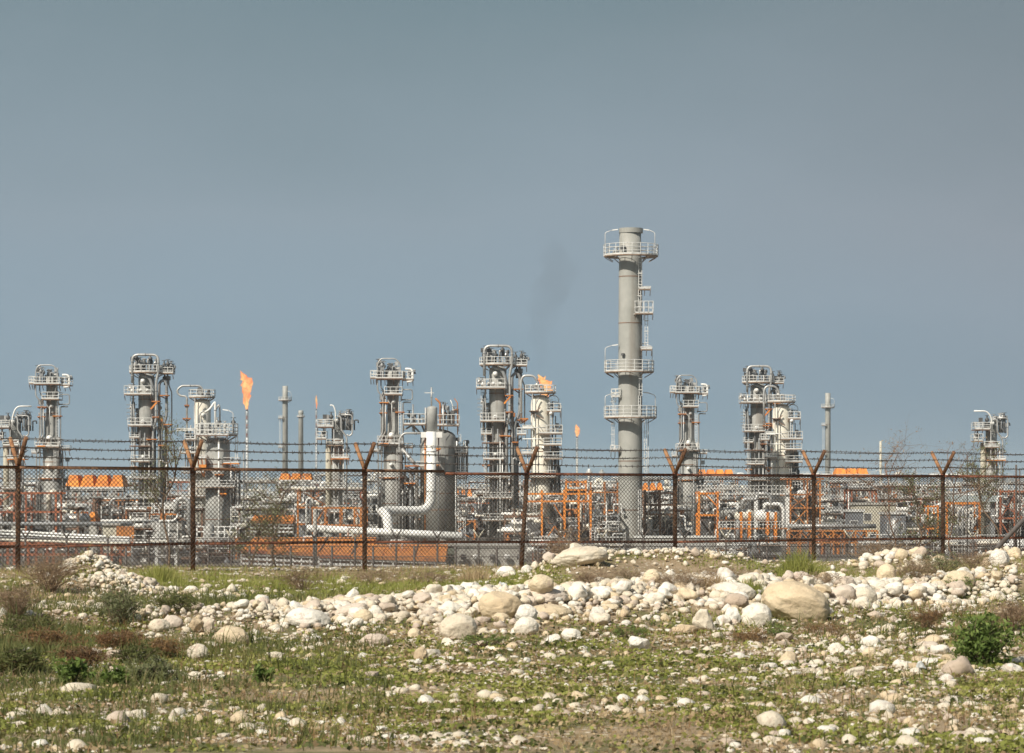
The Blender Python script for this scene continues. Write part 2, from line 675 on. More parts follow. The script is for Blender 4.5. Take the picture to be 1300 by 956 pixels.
    def bracket(s, x0, x1, py, h=2.5, m=None, y0=-2.4, y1=-.6):
        a = s.q(x0, py, y0); b_ = s.q(x1, py, y1)
        hh = h / s.s
        b = MB().box(a.x, b_.x, a.y, b_.y, a.z - hh * .5, a.z)
        mid = (a.x + b_.x) / 2
        b.beam((a.x + .1, a.y + .3, a.z - hh * .5), (mid, b_.y, a.z - hh * 1.7), .14)
        b.beam((b_.x - .1, a.y + .3, a.z - hh * .5), (mid, b_.y, a.z - hh * 1.7), .14)
        return b.build('pipe_support', m or M_orange, s.root)

    def manway(s, px, py, r=2.4, y=-2.1, m=None):
        c = s.q(px, py, y); R = r / s.s
        return MB().lathe([(R * .1, -R * .7), (R * .7, -R * .5), (R, -R * .1), (R, R * 1.2), (R * 1.25, R * 1.25), (R * 1.25, R * 1.6), (R, R * 1.7), (R, R * 3)],
                          12, c, 'y').build('manway', m or M_white, s.root)

    def lamp(s, px, py, top, arm, y=-1.0):
        a = s.q(px, py, y); t = s.q(px, top, y); e = s.q(px + arm, top - 3, y)
        o = MB().tube([a, t, e], .06, 5, .3).build('lamp_pole', M_rail, s.root)
        MB().beam(e, e + Vector((arm / abs(arm) * .9, 0, .12)), .3, .16).build('lamp_head', M_white, o)

    def clutter(s, x0, x1, y0, y1, n, mats=None, y=(-1.6, 1.6), size=1.0):
        """valves, gauge lines and relief pipework crowded on a platform"""
        R = s.rnd
        mats = mats or [M_pipe, M_alu, M_dark]
        for k in range(n):
            b = MB()
            x = R.uniform(x0, x1); yy = R.uniform(*y)
            top = R.uniform(y0, (y0 + y1) / 2)
            r = R.uniform(.09, .2) * size
            t = R.random()
            if t < .45:
                x2 = x + R.uniform(-5, 5)
                b.tube([s.q(x, y1, yy), s.q(x, top, yy), s.q(x2, top, yy), s.q(x2, top + R.uniform(1, 5), yy)], r, 6)
                nm = 'relief_pipe'
            elif t < .8:
                c = s.q(x, top, yy)
                b.tube([s.q(x, y1, yy), c], r * .7, 6)
                b.lathe([(.05, -.35), (.34 * size, -.2), (.38 * size, .1), (.12, .4), (.1, .7)], 8, c)
                b.ring((c.x, c.y, c.z + .7), .42, .07, .07, 10)
                nm = 'valve'
            else:
                c = s.q(x, top, yy)
                b.beam(s.q(x, y1, yy), c, .1)
                b.box(c.x - .3, c.x + .3, c.y - .2, c.y + .2, c.z - .4, c.z + .3)
                nm = 'junction_box'
            b.build(nm, R.choice(mats), s.root)

    def manifold(s, x0, x1, y0, y1, n, m=None, r=.3, y=-1.2):
        """vertical lines running down beside the shell"""
        for k in range(n):
            x = x0 + (x1 - x0) * (k + .5) / n
            s.pipe([(x, y0 + s.rnd.uniform(0, 8)), (x, y1)], r, m, y)


def short_rungs(t, x0, x1, ys_, y=-1.0):
    b = MB()
    for p in ys_:
        b.beam(t.q(x0, p, y), t.q(x1, p, y), .12)
    b.build('ladder_support', M_pipe, t.root)


# ---------------------------------------------------------------- twin-line absorber column (K, C, O)
def absorber():
    t = Tower('absorber_column', '', 'column', 633)
    t.shell([(621, 643, 470), (621, 643, 534), (623, 645, 540), (623, 645, 695)], M_shell, seams=(500, 565, 605, 650))
    t.ringplat(609, 657, 463, 9)
    t.plat(648, 669, 464, 7, -1.5, 1.5, close=.8)
    t.plat(605, 641, 493, 11, -3, 1, M_deck, close=1.0)
    t.plat(610, 641, 535, 10, -3, 1, close=1.0)
    t.plat(611, 624, 551, 7, -2, 1, close=.8)
    t.plat(614, 639, 583, 8, -3, 1)
    t.plat(612, 640, 562, 0, -2.8, 1, M_brown)
    t.plat(616, 648, 606, 6, -2.8, 1)
    t.plat(614, 650, 632, 7, -2.8, 1)
    t.plat(612, 652, 660, 8, -3.2, 1)
    # crown pipework
    t.pipe([(615, 478), (615, 440), (650, 440), (650, 462), (647, 476), (647, 528), (643, 541), (643, 695)], 1.7, M_alu, -2.1, bend=8)
    t.pipe([(625, 466), (638, 470), (643, 485), (643, 500)], 2.3, M_pipe, -1.9, bend=6)
    t.pipe([(650, 548), (650, 478), (655, 473), (660, 478), (660, 524), (653, 540), (653, 695)], 1.9, M_pipe, -1.0, bend=7)
    t.pipe([(650, 700), (650, 545), (646, 535)], 1.5, M_alu, -1.4)
    t.pipe([(616, 463), (616, 505), (618, 540), (618, 695)], 1.0, M_alu, -1.6)
    t.pipe([(626, 540), (626, 695)], .9, M_dark, -2.3)
    t.pipe([(632, 545), (632, 695)], .9, M_pipe, -2.4)
    t.pipe([(638, 560), (638, 695)], 1.0, M_alu, -2.4)
    t.pipe([(657, 545), (666, 545), (666, 490), (662, 480), (662, 473)], .9, M_alu, 0)
    t.pipe([(643, 620), (664, 620)], 1.6, M_alu, -.5)
    t.pipe([(643, 644), (664, 644)], 1.9, M_alu, -.5)
    t.pipe([(656, 640), (656, 560), (662, 556)], 1.0, M_pipe, .5)
    t.manway(629, 475, 2.8); t.manway(626, 488, 2, -2.6); t.manway(635, 488, 2, -2.6); t.manway(629, 530, 2.4, -2.4)
    t.manway(629, 577, 2.4)
    for x0, x1, py in ((641, 652, 502), (652, 664, 494), (642, 651, 523), (634, 648, 553), (650, 658, 561), (612, 622, 590), (657, 668, 533)):
        t.bracket(x0, x1, py, 2.6, M_orange2)
    b = MB().beam(t.q(640, 513, -2.2), t.q(648, 504, -2.2), .25)
    b.build('brace', M_orange, t.root)
    short_rungs(t, 606, 620, (507, 512, 517, 522, 527))
    t.ladder(612, 495, 532, 2.4, False, -.5)
    t.ladder(616, 552, 605, 2.4, False, -2.6)
    t.clutter(612, 645, 444, 462, 24, size=1.0)
    t.clutter(646, 669, 452, 463, 20, [M_dark, M_pipe], size=.8)
    t.clutter(655, 664, 468, 480, 6, [M_dark, M_pipe])
    t.clutter(608, 638, 484, 493, 10)
    t.clutter(612, 622, 500, 560, 10, [M_pipe, M_dark, M_alu], size=.8)
    t.clutter(640, 662, 500, 690, 22, [M_pipe, M_dark, M_alu, M_orange2], size=.9)
    t.pipe([(635, 600), (628, 612), (628, 695)], 1.3, M_dark, -2.2)
    t.clutter(618, 650, 590, 606, 5)
    t.clutter(614, 650, 640, 660, 8)
    return t.root


# ---------------------------------------------------------------- necked splitter column (I, B, N)
def splitter():
    t = Tower('splitter_column', '', 'column', 499)
    t.shell([(491.5, 506.5, 474), (491.5, 506.5, 547), (487, 511, 566), (487, 511, 600), (485, 514, 604), (485, 514, 695)], M_shell, seams=(520, 585, 640, 665))
    t.plat(478, 512, 481, 9, -2.6, 1.4, M_brown, close=1)
    t.plat(511, 525, 482, 10, -2.0, 1.4, M_deck, close=1)
    t.plat(471, 479, 480, 9, -2, 0, close=.8)
    t.plat(489, 511, 501, 9, -2.6, 1.6, close=.8)
    t.plat(480, 512, 564, 10, -2.8, 1.4, close=1.0)
    t.plat(512, 524, 568, 5, -1.6, .6)
    t.ringplat(481, 515, 606, 5, m=M_orange2)
    t.plat(474, 486, 572, 6, -1.6, .8)
    t.pipe([(504, 500), (509, 478), (509, 463), (503, 456), (484, 456), (480, 463), (480, 497), (487, 505), (487, 548), (481, 560), (481, 695)], .85, M_alu, -2.0, bend=4)
    t.pipe([(515, 469), (524, 469), (524, 485), (517, 485)], 1.4, M_white, -1.8, bend=5)
    t.pipe([(511, 495), (524, 495), (524, 508), (509, 508)], .8, M_pipe, -1.4, bend=3)
    t.pipe([(522, 511), (512, 511), (512, 560), (515, 572), (515, 695)], .95, M_pipe, -1.4, bend=3)
    t.pipe([(490, 505), (490, 548), (485, 558), (485, 695)], .8, M_alu, -1.9)
    t.pipe([(484, 470), (484, 492), (492, 503)], .8, M_pipe, -1.0)
    t.pipe([(498, 505), (498, 546)], .6, M_alu, -1.6)
    t.pipe([(510, 552), (510, 600)], .7, M_alu, -2.2)
    t.pipe([(504, 604), (504, 690)], .6, M_alu, -2.6)
    t.ladder(508, 503, 552, 2.8, False, -1.6)
    t.ladder(506, 568, 604, 2.6, False, -2.3)
    t.manway(497, 553, 3.2, -1.8); t.manway(500, 510, 2.2, -1.6); t.manway(497, 590, 2)
    t.bracket(482, 494, 511, 2.4, M_orange2, -2.2); t.bracket(482, 492, 524, 2.2, M_orange2, -2)
    t.bracket(502, 514, 523, 2.2, M_orange2, -1.8); t.bracket(483, 494, 563, 2.4, M_orange, -2.9)
    t.clutter(480, 511, 460, 480, 22, size=.9)
    t.clutter(482, 492, 500, 560, 8, size=.7)
    t.clutter(506, 520, 572, 690, 14, size=.8)
    t.clutter(480, 490, 610, 690, 8, size=.8)
    t.clutter(511, 524, 470, 481, 6)
    t.clutter(489, 511, 488, 500, 4)
    t.clutter(481, 512, 553, 563, 7, [M_alu, M_white, M_pipe])
    t.clutter(484, 516, 596, 606, 5)
    return t.root


# ---------------------------------------------------------------- cream column with balconies (L, P)
def cream_column(pipes=True):
    t = Tower('cream_column', '', 'column', 685)
    t.shell([(675, 697, 509), (674, 698, 516), (674, 698, 612), (672, 699, 618), (672, 699, 695)], M_cream, seams=(575, 640))
    t.ringplat(667, 705, 501, 9)
    t.plat(694, 711, 524, 9, -1.6, 1.4, close=1)
    t.plat(684, 713, 552, 10, -2.6, 1.4, M_deck, close=1)
    t.plat(690, 712, 566, 8, -2.4, 1.4, close=1)
    t.plat(690, 713, 583, 8, -2.4, 1.4, close=1)
    t.plat(664, 676, 545, 3, -2, .5, M_white)
    t.plat(657, 668, 553, 8, -2, .5, close=.8)
    t.plat(663, 678, 577, 5, -2, .5)
    t.plat(666, 704, 606, 8, -2.6, 1.4)
    t.plat(664, 708, 640, 8, -2.6, 1.4)
    if pipes:
        t.pipe([(662, 540), (662, 486), (665, 480), (678, 480), (683, 488), (683, 500)], 1.5, M_alu, -.3, bend=6)
    t.pipe([(676, 503), (676, 695)], .7, M_alu, -1.9)
    t.pipe([(684, 508), (680, 516), (680, 695)], .7, M_pipe, -2.0)
    t.pipe([(664, 545), (692, 545)], .6, M_white, -2.3)
    t.pipe([(664, 559), (700, 559)], .6, M_white, -2.3)
    t.pipe([(670, 560), (670, 660)], .7, M_alu, -1.4)
    t.pipe([(701, 512), (701, 690)], 1.0, M_pipe, .2)
    t.pipe([(705, 530), (705, 690)], .7, M_alu, .2)
    t.bracket(660, 671, 533, 3, M_orange2, -1.5); t.bracket(672, 684, 524, 1.6, M_brown, -2.4)
    t.bracket(664, 672, 590, 4, M_orange, -1.5)
    t.lamp(712, 552, 516, -5, 0)
    t.lamp(709, 524, 508, -4, .5)
    b = MB()
    for a, c in (((674, 526), (690, 534)), ((674, 530), (686, 520))):
        b.beam(t.q(*a, -1.9), t.q(*c, -1.9), .14)
    b.build('bracing', M_brown, t.root)
    t.ladder(699, 526, 550, 2.5, False, -1.2)
    t.ladder(697, 586, 606, 2.5, False, -1.6)
    t.clutter(669, 702, 491, 501, 6, [M_alu, M_pipe])
    t.clutter(694, 711, 516, 524, 5)
    t.clutter(700, 712, 540, 552, 4)
    t.clutter(698, 710, 560, 690, 18)
    t.manway(699, 527, 2, -1.8)
    t.manway(690, 570, 2, -2)
    return t.root


# ---------------------------------------------------------------- short column with pipes looped round its head (H, A, S)
def looped_column(style):
    t = Tower('looped_column', '', 'column', 427)
    t.shell([(421, 436, 536), (421, 436, 585), (420, 437, 588), (420, 437, 695)], M_shell, seams=(560, 610))
    t.shell([(413.5, 421, 561), (413.5, 421, 695)], M_beige, y=-.4, name='side_vessel')
    t.plat(404, 424, 542, 9, -2.4, 1.4, M_brown, close=.9, bars=3)
    t.plat(403, 415, 557, 9, -2, 1, close=.9)
    t.plat(416, 436, 565, 7, -2.6, 1)
    t.plat(422, 444, 582, 4, -2.8, 1, M_orange)
    t.plat(414, 440, 620, 7, -2.6, 1)
    t.plat(412, 440, 650, 8, -2.6, 1)
    if style == 'hook':
        t.pipe([(427, 545), (427, 522), (424, 515), (420, 515)], .9, M_white, -2, bend=6)
    elif style == 'right':
        t.pipe([(427, 545), (428, 526), (433, 515), (452, 515)], 1.0, M_white, -2, bend=9)
    else:
        t.pipe([(427, 545), (426, 526), (420, 518), (403, 518)], 1.0, M_white, -2, bend=9)
    t.pipe([(426, 529), (434, 529), (434, 546), (438, 551), (441, 556), (441, 695)], 1.1, M_alu, -1.8, bend=5)
    t.pipe([(434, 527), (448, 527), (448, 551), (444, 554), (441, 552)], 1.0, M_alu, -1.6, bend=4)
    t.pipe([(440, 527), (440, 540), (446, 547)], .7, M_pipe, -1.2)
    t.pipe([(434, 560), (437, 563), (437, 695)], .9, M_white, -2.1)
    t.pipe([(425, 545), (425, 695)], .6, M_alu, -2.2)
    t.pipe([(431, 560), (431, 690)], .5, M_pipe, -2.2)
    t.clutter(405, 422, 528, 541, 8)
    t.clutter(430, 450, 526, 546, 24, [M_pipe, M_dark, M_alu], size=.8)
    t.clutter(404, 414, 549, 557, 3)
    t.clutter(416, 444, 568, 580, 6)
    t.clutter(414, 440, 606, 620, 5)
    t.manway(428, 534, 2.3, -1.9)
    t.bracket(436, 446, 571, 2, M_pipe, -2)
    return t.root


def place(root, px, d, label):
    root.location = ((px - 650) / F * d, d, ZP)
    root['label'] = label
    return root


G_ABS = 'tall grey absorber columns with pipes down their right side'
G_SPL = 'slender necked splitter columns'
G_CRM = 'cream clad columns'
G_LOO = 'short columns with looped pipework on their heads'
a0 = place(absorber(), 633, 450, 'tallest grey process column, right of centre, with an inverted U pipe on top and thick pipes down its right side')
a0['group'] = G_ABS
copy_thing(a0, ((187 - 650) / F * 478 , 478, ZP), 'tall grey process column with an inverted U pipe on top, between the orange-roofed cooler and the low cream tower at left')
copy_thing(a0, ((963 - 650) / F * 520, 520, ZP), 'tall grey process column with an inverted U pipe on top, right of the chimney and beside a cream column')
s0 = place(splitter(), 499, 450, 'slender necked grey column with white railed head, left of the thick white downpipe')
s0['group'] = G_SPL
copy_thing(s0, ((66 - 650) / F * 472, 472, ZP), 'slender necked grey column near the left edge, above the long white pipes')
copy_thing(s0, ((875 - 650) / F * 512, 512, ZP), 'slender necked grey column just right of the tall chimney')
c0 = place(cream_column(), 685, 441, 'cream column with stacked balconies on its right side and a flare flame behind its top')
c0['group'] = G_CRM
copy_thing(c0, ((991 - 650) / F * 484, 484, ZP), 'cream column with stacked balconies, tucked against the tall grey column right of the chimney')
l0 = place(looped_column('hook'), 427, 450, 'short grey column with a small hooked pipe on its head, left of the necked column at centre')
l1 = place(looped_column('right'), 18, 455, 'short grey column cut by the left edge of the view, its white top pipe bending right')
l2 = place(looped_column('left'), 1257, 468, 'short grey column at far right with a white top pipe bending left')
for o in (l0, l1, l2): o['group'] = G_LOO
for o in (a0, s0, c0, l0, l1, l2): o['category'] = 'column'

# ---------------------------------------------------------------- low cream tower pair at left (D)
t = Tower('cream_tower', 'low cream tower with a square pipe loop hanging left of its head', 'column', 256, 470, ref=470)
t.shell([(247, 267, 511), (246.5, 268, 516), (246.5, 268, 695)], M_cream, seams=(580,))
t.ringplat(240, 273, 504, 9)
t.pipe([(258, 505), (258, 494), (254, 490), (231, 490), (226, 495), (226, 499), (230, 503), (238, 503), (238, 560)], 1.3, M_alu, -.8, bend=5)
t.bracket(233, 243, 531, 2.5, M_orange2, -1.6)
t.bracket(235, 241, 514, 3, M_orange2, -1.2)
t.plat(226, 248, 546, 2, -2, .6, M_white)
t.plat(236, 250, 558, 7, -2, .6, close=.8)
t.plat(230, 250, 575, 7, -2, .6)
t.plat(232, 270, 600, 7, -2.4, 1)
t.plat(232, 270, 630, 8, -2.4, 1)
t.pipe([(249, 506), (249, 690)], .7, M_alu, -1.9)
t.pipe([(243, 540), (243, 690)], .9, M_alu, -1.0)
t.pipe([(258, 512), (253, 520), (253, 690)], .6, M_pipe, -2)
t.clutter(243, 270, 494, 504, 6)
t.clutter(236, 250, 548, 600, 10)
t.manway(259, 527, 2.5, -1.7)

t = Tower('wide_vessel', 'wide grey vessel ringed by tall white railings before the cream tower at left', 'vessel', 276, 440, ref=440)
t.shell([(261, 292, 562), (261, 292, 640), (260, 293, 643), (260, 293, 700)], M_shell, seams=(590, 622, 660))
t.ringplat(250, 302, 552, 14, bars=3)
t.plat(252, 292, 553, 14, -3.4, -2.8, M_brown, close=.55)
t.pipe([(254, 545), (254, 526), (259, 521), (264, 526), (264, 552)], .9, M_alu, -1, bend=5)
t.pipe([(275, 556), (275, 510), (268, 520), (262, 524)], 1.4, M_white, -2.0, bend=3)
t.pipe([(275, 520), (279, 513), (280, 520), (280, 552)], 1.0, M_alu, -1.0, bend=3)
t.pipe([(280, 556), (280, 705)], 1.2, M_white, -2.6)
t.pipe([(294, 590), (294, 700)], .9, M_white, -1)
t.lamp(296, 552, 524, -6, 0)
t.plat(284, 305, 588, 7, -2, .5, M_orange)
t.plat(254, 264, 582, 4, -3, .5, M_orange)
t.plat(252, 300, 618, 8, -3, 1)
t.ladder(301, 552, 640, 2.8, False, -1)
t.bracket(255, 264, 590, 9, M_orange, -3)
t.bracket(275, 286, 602, 3, M_orange2, -3)
t.bracket(282, 290, 626, 3, M_orange, -3)
t.clutter(252, 296, 536, 552, 12, [M_pipe, M_dark, M_alu])
t.clutter(292, 304, 590, 640, 10)

# ---------------------------------------------------------------- wide tower with the white downcomer (J)
t = Tower('wide_tower', 'wide squat grey tower with a domed top, behind the white downpipe at centre', 'column', 556, 450)
t.shell([(533.5, 579, 556), (533.5, 579, 690)], M_shell, seams=(627, 648, 600), n=36)
t.plat(513, 541, 539, 13, -3.2, .8, M_deck, close=1.1)
t.plat(554, 583, 540, 13, -2.6, 1.4, M_deck, close=1.1)
t.pipe([(525, 548), (525, 514)], 1.1, M_pipe, -2.6)
t.pipe([(541, 552), (541, 518)], 1.3, M_alu, -2.3)
t.pipe([(563, 548), (563, 514)], 1.3, M_alu, -2.3)
t.pipe([(559, 548), (559, 512), (553, 506)], 1.2, M_orange2, -1)
t.pipe([(575, 540), (575, 515), (572, 508)], .6, M_rail, -1)
t.pipe([(581, 552), (581, 512), (577, 506)], .6, M_orange2, -1)
b = MB()
for a, c in (((514, 546), (524, 540)), ((528, 552), (524, 540)), ((536, 552), (524, 540)), ((536, 540), (541, 552))):
    b.beam(t.q(*a, -2), t.q(*c, -2), .3)
b.build('platform_strut', M_pipe, t.root)
for y in (575, 600, 630, 655):
    t.plat(578, 593, y, 8, -1.6, 1.2, close=.7)
t.ladder(584, 552, 690, 2.6, True, -1.8)
t.ladder(590, 560, 690, 2.6, False, -1.5)
t.clutter(577, 595, 556, 600, 22, [M_pipe, M_dark], size=.8)
t.clutter(515, 540, 526, 539, 8)
t.clutter(555, 582, 516, 540, 14, [M_dark, M_pipe, M_brown])
t.pipe([(566, 690), (566, 560), (572, 552)], .7, M_pipe, -3)
t.pipe([(580, 560), (580, 700)], .9, M_white, -1)
t.manway(540, 575, 2.5, -3)
t.pipe([(508, 690), (508, 558), (513, 550.5), (546, 550.5)], 1.4, M_alu, -3.0, bend=5)
t.pipe([(511, 570), (530, 592), (530, 690)], 2.2, M_alu, -3.2, bend=5)
t.pipe([(522, 600), (522, 690)], 1.5, M_pipe, -3.0)
t.bracket(515, 533, 591, 3, M_orange2, -4.2)
t.bracket(514, 528, 613, 3, M_orange, -4.0)
t.plat(530, 560, 592, 6, -4, -2.8)
t.clutter(512, 534, 596, 690, 12)

t = Tower('knockout_drum', 'narrow upright grey drum with a thin mast, standing in front of the wide tower', 'vessel', 548.5, 444, ref=444)
t.shell([(542, 555.5, 519), (542, 555.5, 549)], M_shell, y=-1.0)
t.pipe([(548, 518), (548, 492)], 1.0, M_alu, -1.0)
MB().beam(t.q(539, 499, -1), t.q(551, 499, -1), .12).build('mast_arm', M_rail, t.root)
b = MB()
a = t.q(535, 549, -2.4); c = t.q(562, 556, -.2)
b.box(a.x, c.x, a.y, c.y, c.z, a.z)
b.build('header_box', M_white, t.root)
for x in (540, 557):
    t.pipe([(x, 556), (x, 690)], .9, M_orange2 if x == 540 else M_pipe, -1.2, name='leg')
t.bracket(539, 560, 569, 3.4, M_orange, -3.0)
t.bracket(540, 559, 590, 2, M_orange2, -3.0)

# thick white downcomer
def world_tube(name, label, cat, pts, rpx, m, n=14, bend=None, flange=None, supports=None, group=None):
    """pts: (px, py, distance)"""
    W = [P(*p) for p in pts]
    base = Vector((W[0].x, W[0].y, ZP))
    r = rpx / F * pts[0][2]
    root = thing(name, label, cat, base, 0, group)
    b = MB().tube([w_ - base for w_ in W], r, n, bend)
    b.build('pipe_run', m, root)
    if flange:
        for a, c in zip(W[:-1], W[1:]):
            L_ = (c - a).length
            k = int(L_ / flange)
            u = (c - a).normalized()
            for i in range(k):
                p = a - base + u * (L_ * (i + .5) / k)
                MB().tube([p - u * .08, p + u * .08], r * 1.05, n).build('cladding_band', M_alu, root)
    if supports:
        for a, c in zip(W[:-1], W[1:]):
            L_ = (c - a).length
            k = max(1, int(L_ / supports))
            for i in range(k):
                p = a.lerp(c, (i + .5) / k) - base
                MB().box(p.x - .5, p.x + .5, p.y - .12, p.y + .12, 0, p.z - r * .9).build('support', M_conc, root)
    return root


world_tube('white_downpipe', 'thick white downpipe at centre that drops, turns left and then turns down again', 'pipe',
           [(547.5, 548, 438), (547.5, 649, 438), (482, 649, 432), (491, 653, 428), (494, 676, 425)], 6.2, M_white, 16, bend=2.6, flange=5)
world_tube('white_main_pipe', 'very long thick white pipe lying level, passing under the white downpipe', 'pipe',
           [(391, 670.5, 424), (588, 680.5, 416)], 4.6, M_white, 16, flange=6, supports=6)

# ---------------------------------------------------------------- chimneys
def chimney(label, px, d, group=None):
    t = Tower('chimney', label, 'chimney', 801, d, group)
    t.root.location = ((px - 650) / F * d, d, ZP)
    t.shell([(788.5, 816, 294), (788, 816.5, 330), (787, 816.5, 411), (786, 816, 475), (785.5, 815.5, 586), (785, 815, 690), (784.5, 815.5, 692), (784.5, 815.5, 695)],
            M_stack, False, n=40, seams=(352, 411, 586, 648), cxp=801)
    c = t.q(802, 296, 0)
    MB().ring((c.x, c.y, c.z), 15.2 / t.s, .5, .75, 36).build('chimney_rim', M_stack, t.root)
    MB().lathe([(13 / t.s, 0), (13 / t.s, .06)], 36, (c.x, c.y, c.z + .25)).build('flue_opening', M_dark, t.root)
    t.ringplat(767.5, 836.5, 325, 14, bars=3)
    t.ringplat(768.5, 831, 472, 14, bars=3)
    t.ringplat(768, 834.5, 530, 14, bars=3)
    t.plat(806, 829, 399, 15, -3.3, -.8, close=.7)
    t.plat(811, 826, 368, 3, -2.6, -.8)
    t.plat(777, 788, 503, 9, -1.6, .6, M_white)
    t.plat(814, 828, 444, 3, -2.2, 0)
    t.plat(776, 787, 572, 6, -1.6, .6)
    t.ladder(813, 328, 370, 4, True, -2.2)
    t.ladder(812, 370, 398, 3, True, -2.4)
    t.ladder(821, 401, 443, 3.6, True, -1.6)
    t.ladder(813.5, 475, 503, 3.6, True, -2.2)
    t.ladder(812, 503, 529, 2.6, False, -2.2)
    t.ladder(820, 532, 600, 3.2, True, -1.2)
    t.ladder(779, 532, 572, 2.8, True, -.8)
    t.ladder(779, 505, 527, 2.2, True, -.8)
    t.ladder(812, 622, 690, 3.2, True, -2.8, M_white)
    t.lamp(769, 325, 296, 9, -1); t.lamp(832, 325, 296, -7, -1)
    t.lamp(769, 472, 442, 9, -1); t.lamp(829, 472, 440, -8, 0)
    t.lamp(769, 530, 503, 9, -1); t.lamp(833, 530, 502, -8, 0)
    t.pipe([(815.5, 330), (815.5, 620)], .5, M_dark, -.9, flange=False)
    t.pipe([(824, 532), (824, 690)], .45, M_alu, 0, flange=False)
    t.clutter(768, 786, 318, 325, 2, size=.7)
    MB().ring(tuple(t.q(791, 452, -1.75)), .3, .3, .35, 10).build('sampling_port', M_dark, t.root)
    MB().ring(tuple(t.q(791, 318, -1.8)), .4, .4, .6, 10).build('sampling_port', M_dark, t.root)
    t.manway(806, 400, 1.6, -1.8, M_stack)
    return t.root


ch = chimney('tall plain grey chimney with three railed ring platforms, by far the tallest structure', 800, 450)
for cx_, yt, dd_, lx, lab in ((362, 490, 1092, -1, 'slim distant chimney with one platform near its top, left of the plainer thin stack'),
                            (1051, 499, 1165, -1, 'slim distant chimney with one platform, alone above the fence at right')):
    t = Tower('chimney', lab, 'chimney', cx_, dd_, 'distant slim chimneys', ref=dd_)
    t.shell([(cx_ - 3.4, cx_ + 3.4, yt), (cx_ - 3.4, cx_ + 3.4, yt + 15), (cx_ - 3.6, cx_ + 3.6, 655)], M_stack, False, n=18, seams=(yt + 40, yt + 75))
    t.ringplat(cx_ - 8.5, cx_ + 8.5, yt + 18, 4)
    t.plat(cx_ - 8, cx_ - 3, yt + 41, 3, -2, 1, close=1)
    t.ladder(cx_ - 6, yt + 42, yt + 78, 1.8, True, -1)
    t.plat(cx_ - 8, cx_ - 3, yt + 78, 3, -2, 1, close=1)
    t.lamp(cx_ + 8, yt + 18, yt + 10, -2)

t = Tower('plain_stack', 'thin distant plain stack between the slim chimney and the short hooked column', 'chimney', 382, 1400, ref=1400)
t.shell([(379, 385, 521), (378.5, 385.5, 525), (379, 385, 526), (378.5, 385.5, 650)], M_stack, False, n=16)
t.ringplat(377, 387, 529, 2)
t = Tower('plain_stack', 'thin short yellowish stack rising behind the fence, right of the lone slim chimney', 'chimney', 1118, 1100, ref=1100)
t.shell([(1116.5, 1119.5, 560), (1116.5, 1119.5, 650)], M_beige, False, n=12)
for i, (x, y, lab) in enumerate(((707, 590, 'small distant grey stack just right of the cream column at centre'),
                                 (748, 596, 'tiny distant white stack right of the little flare'),
                                 (764, 597, 'tiny distant stack just left of the tall chimney'))):
    t = Tower('plain_stack', lab, 'chimney', x, 1300, ref=1300)
    t.shell([(x - 2, x + 2, y), (x - 2.2, x + 2.2, 650)], M_stack if i != 1 else M_white, True, n=12)
    t.ringplat(x - 4, x + 4, y + 4, 2)

# ---------------------------------------------------------------- flares
def flame_mat(strength):
    m = bpy.data.materials.new('gas_flame')
    m.use_nodes = True
    nt = m.node_tree
    L = nt.links.new
    nt.nodes.remove(nt.nodes['Principled BSDF'])
    e = nn(nt, 'ShaderNodeEmission')
    lw = nn(nt, 'ShaderNodeLayerWeight')
    lw.inputs['Blend'].default_value = .5
    g = nn(nt, 'ShaderNodeNewGeometry')
    n1 = nn(nt, 'ShaderNodeTexNoise')
    n1.inputs['Scale'].default_value = .16
    n1.inputs['Detail'].default_value = 5
    L(g.outputs['Position'], n1.inputs['Vector'])
    ad = nn(nt, 'ShaderNodeMath', operation='MULTIPLY_ADD')
    L(lw.outputs['Facing'], ad.inputs[0]); ad.inputs[1].default_value = .35
    L(n1.outputs['Fac'], ad.inputs[2])
    r = nn(nt, 'ShaderNodeValToRGB')
    r.color_ramp.elements[0].position = .38; r.color_ramp.elements[0].color = (1, .62, .22, 1)
    r.color_ramp.elements[1].position = .85; r.color_ramp.elements[1].color = (.95, .20, .07, 1)
    e2 = r.color_ramp.elements.new(.6); e2.color = (1, .40, .13, 1)
    L(ad.outputs[0], r.inputs[0])
    L(r.outputs[0], e.inputs['Color'])
    e.inputs['Strength'].default_value = strength
    tr = nn(nt, 'ShaderNodeBsdfTransparent')
    ms = nn(nt, 'ShaderNodeMixShader')
    mr_ = nn(nt, 'ShaderNodeMapRange')
    mr_.inputs[1].default_value = .55; mr_.inputs[2].default_value = 1.0
    mr_.inputs[3].default_value = .03; mr_.inputs[4].default_value = .8
    L(lw.outputs['Facing'], mr_.inputs[0])
    L(mr_.outputs[0], ms.inputs[0]); L(e.outputs[0], ms.inputs[1]); L(tr.outputs[0], ms.inputs[2])
    L(ms.outputs[0], [n for n in nt.nodes if n.type == 'OUTPUT_MATERIAL'][0].inputs['Surface'])
    return m


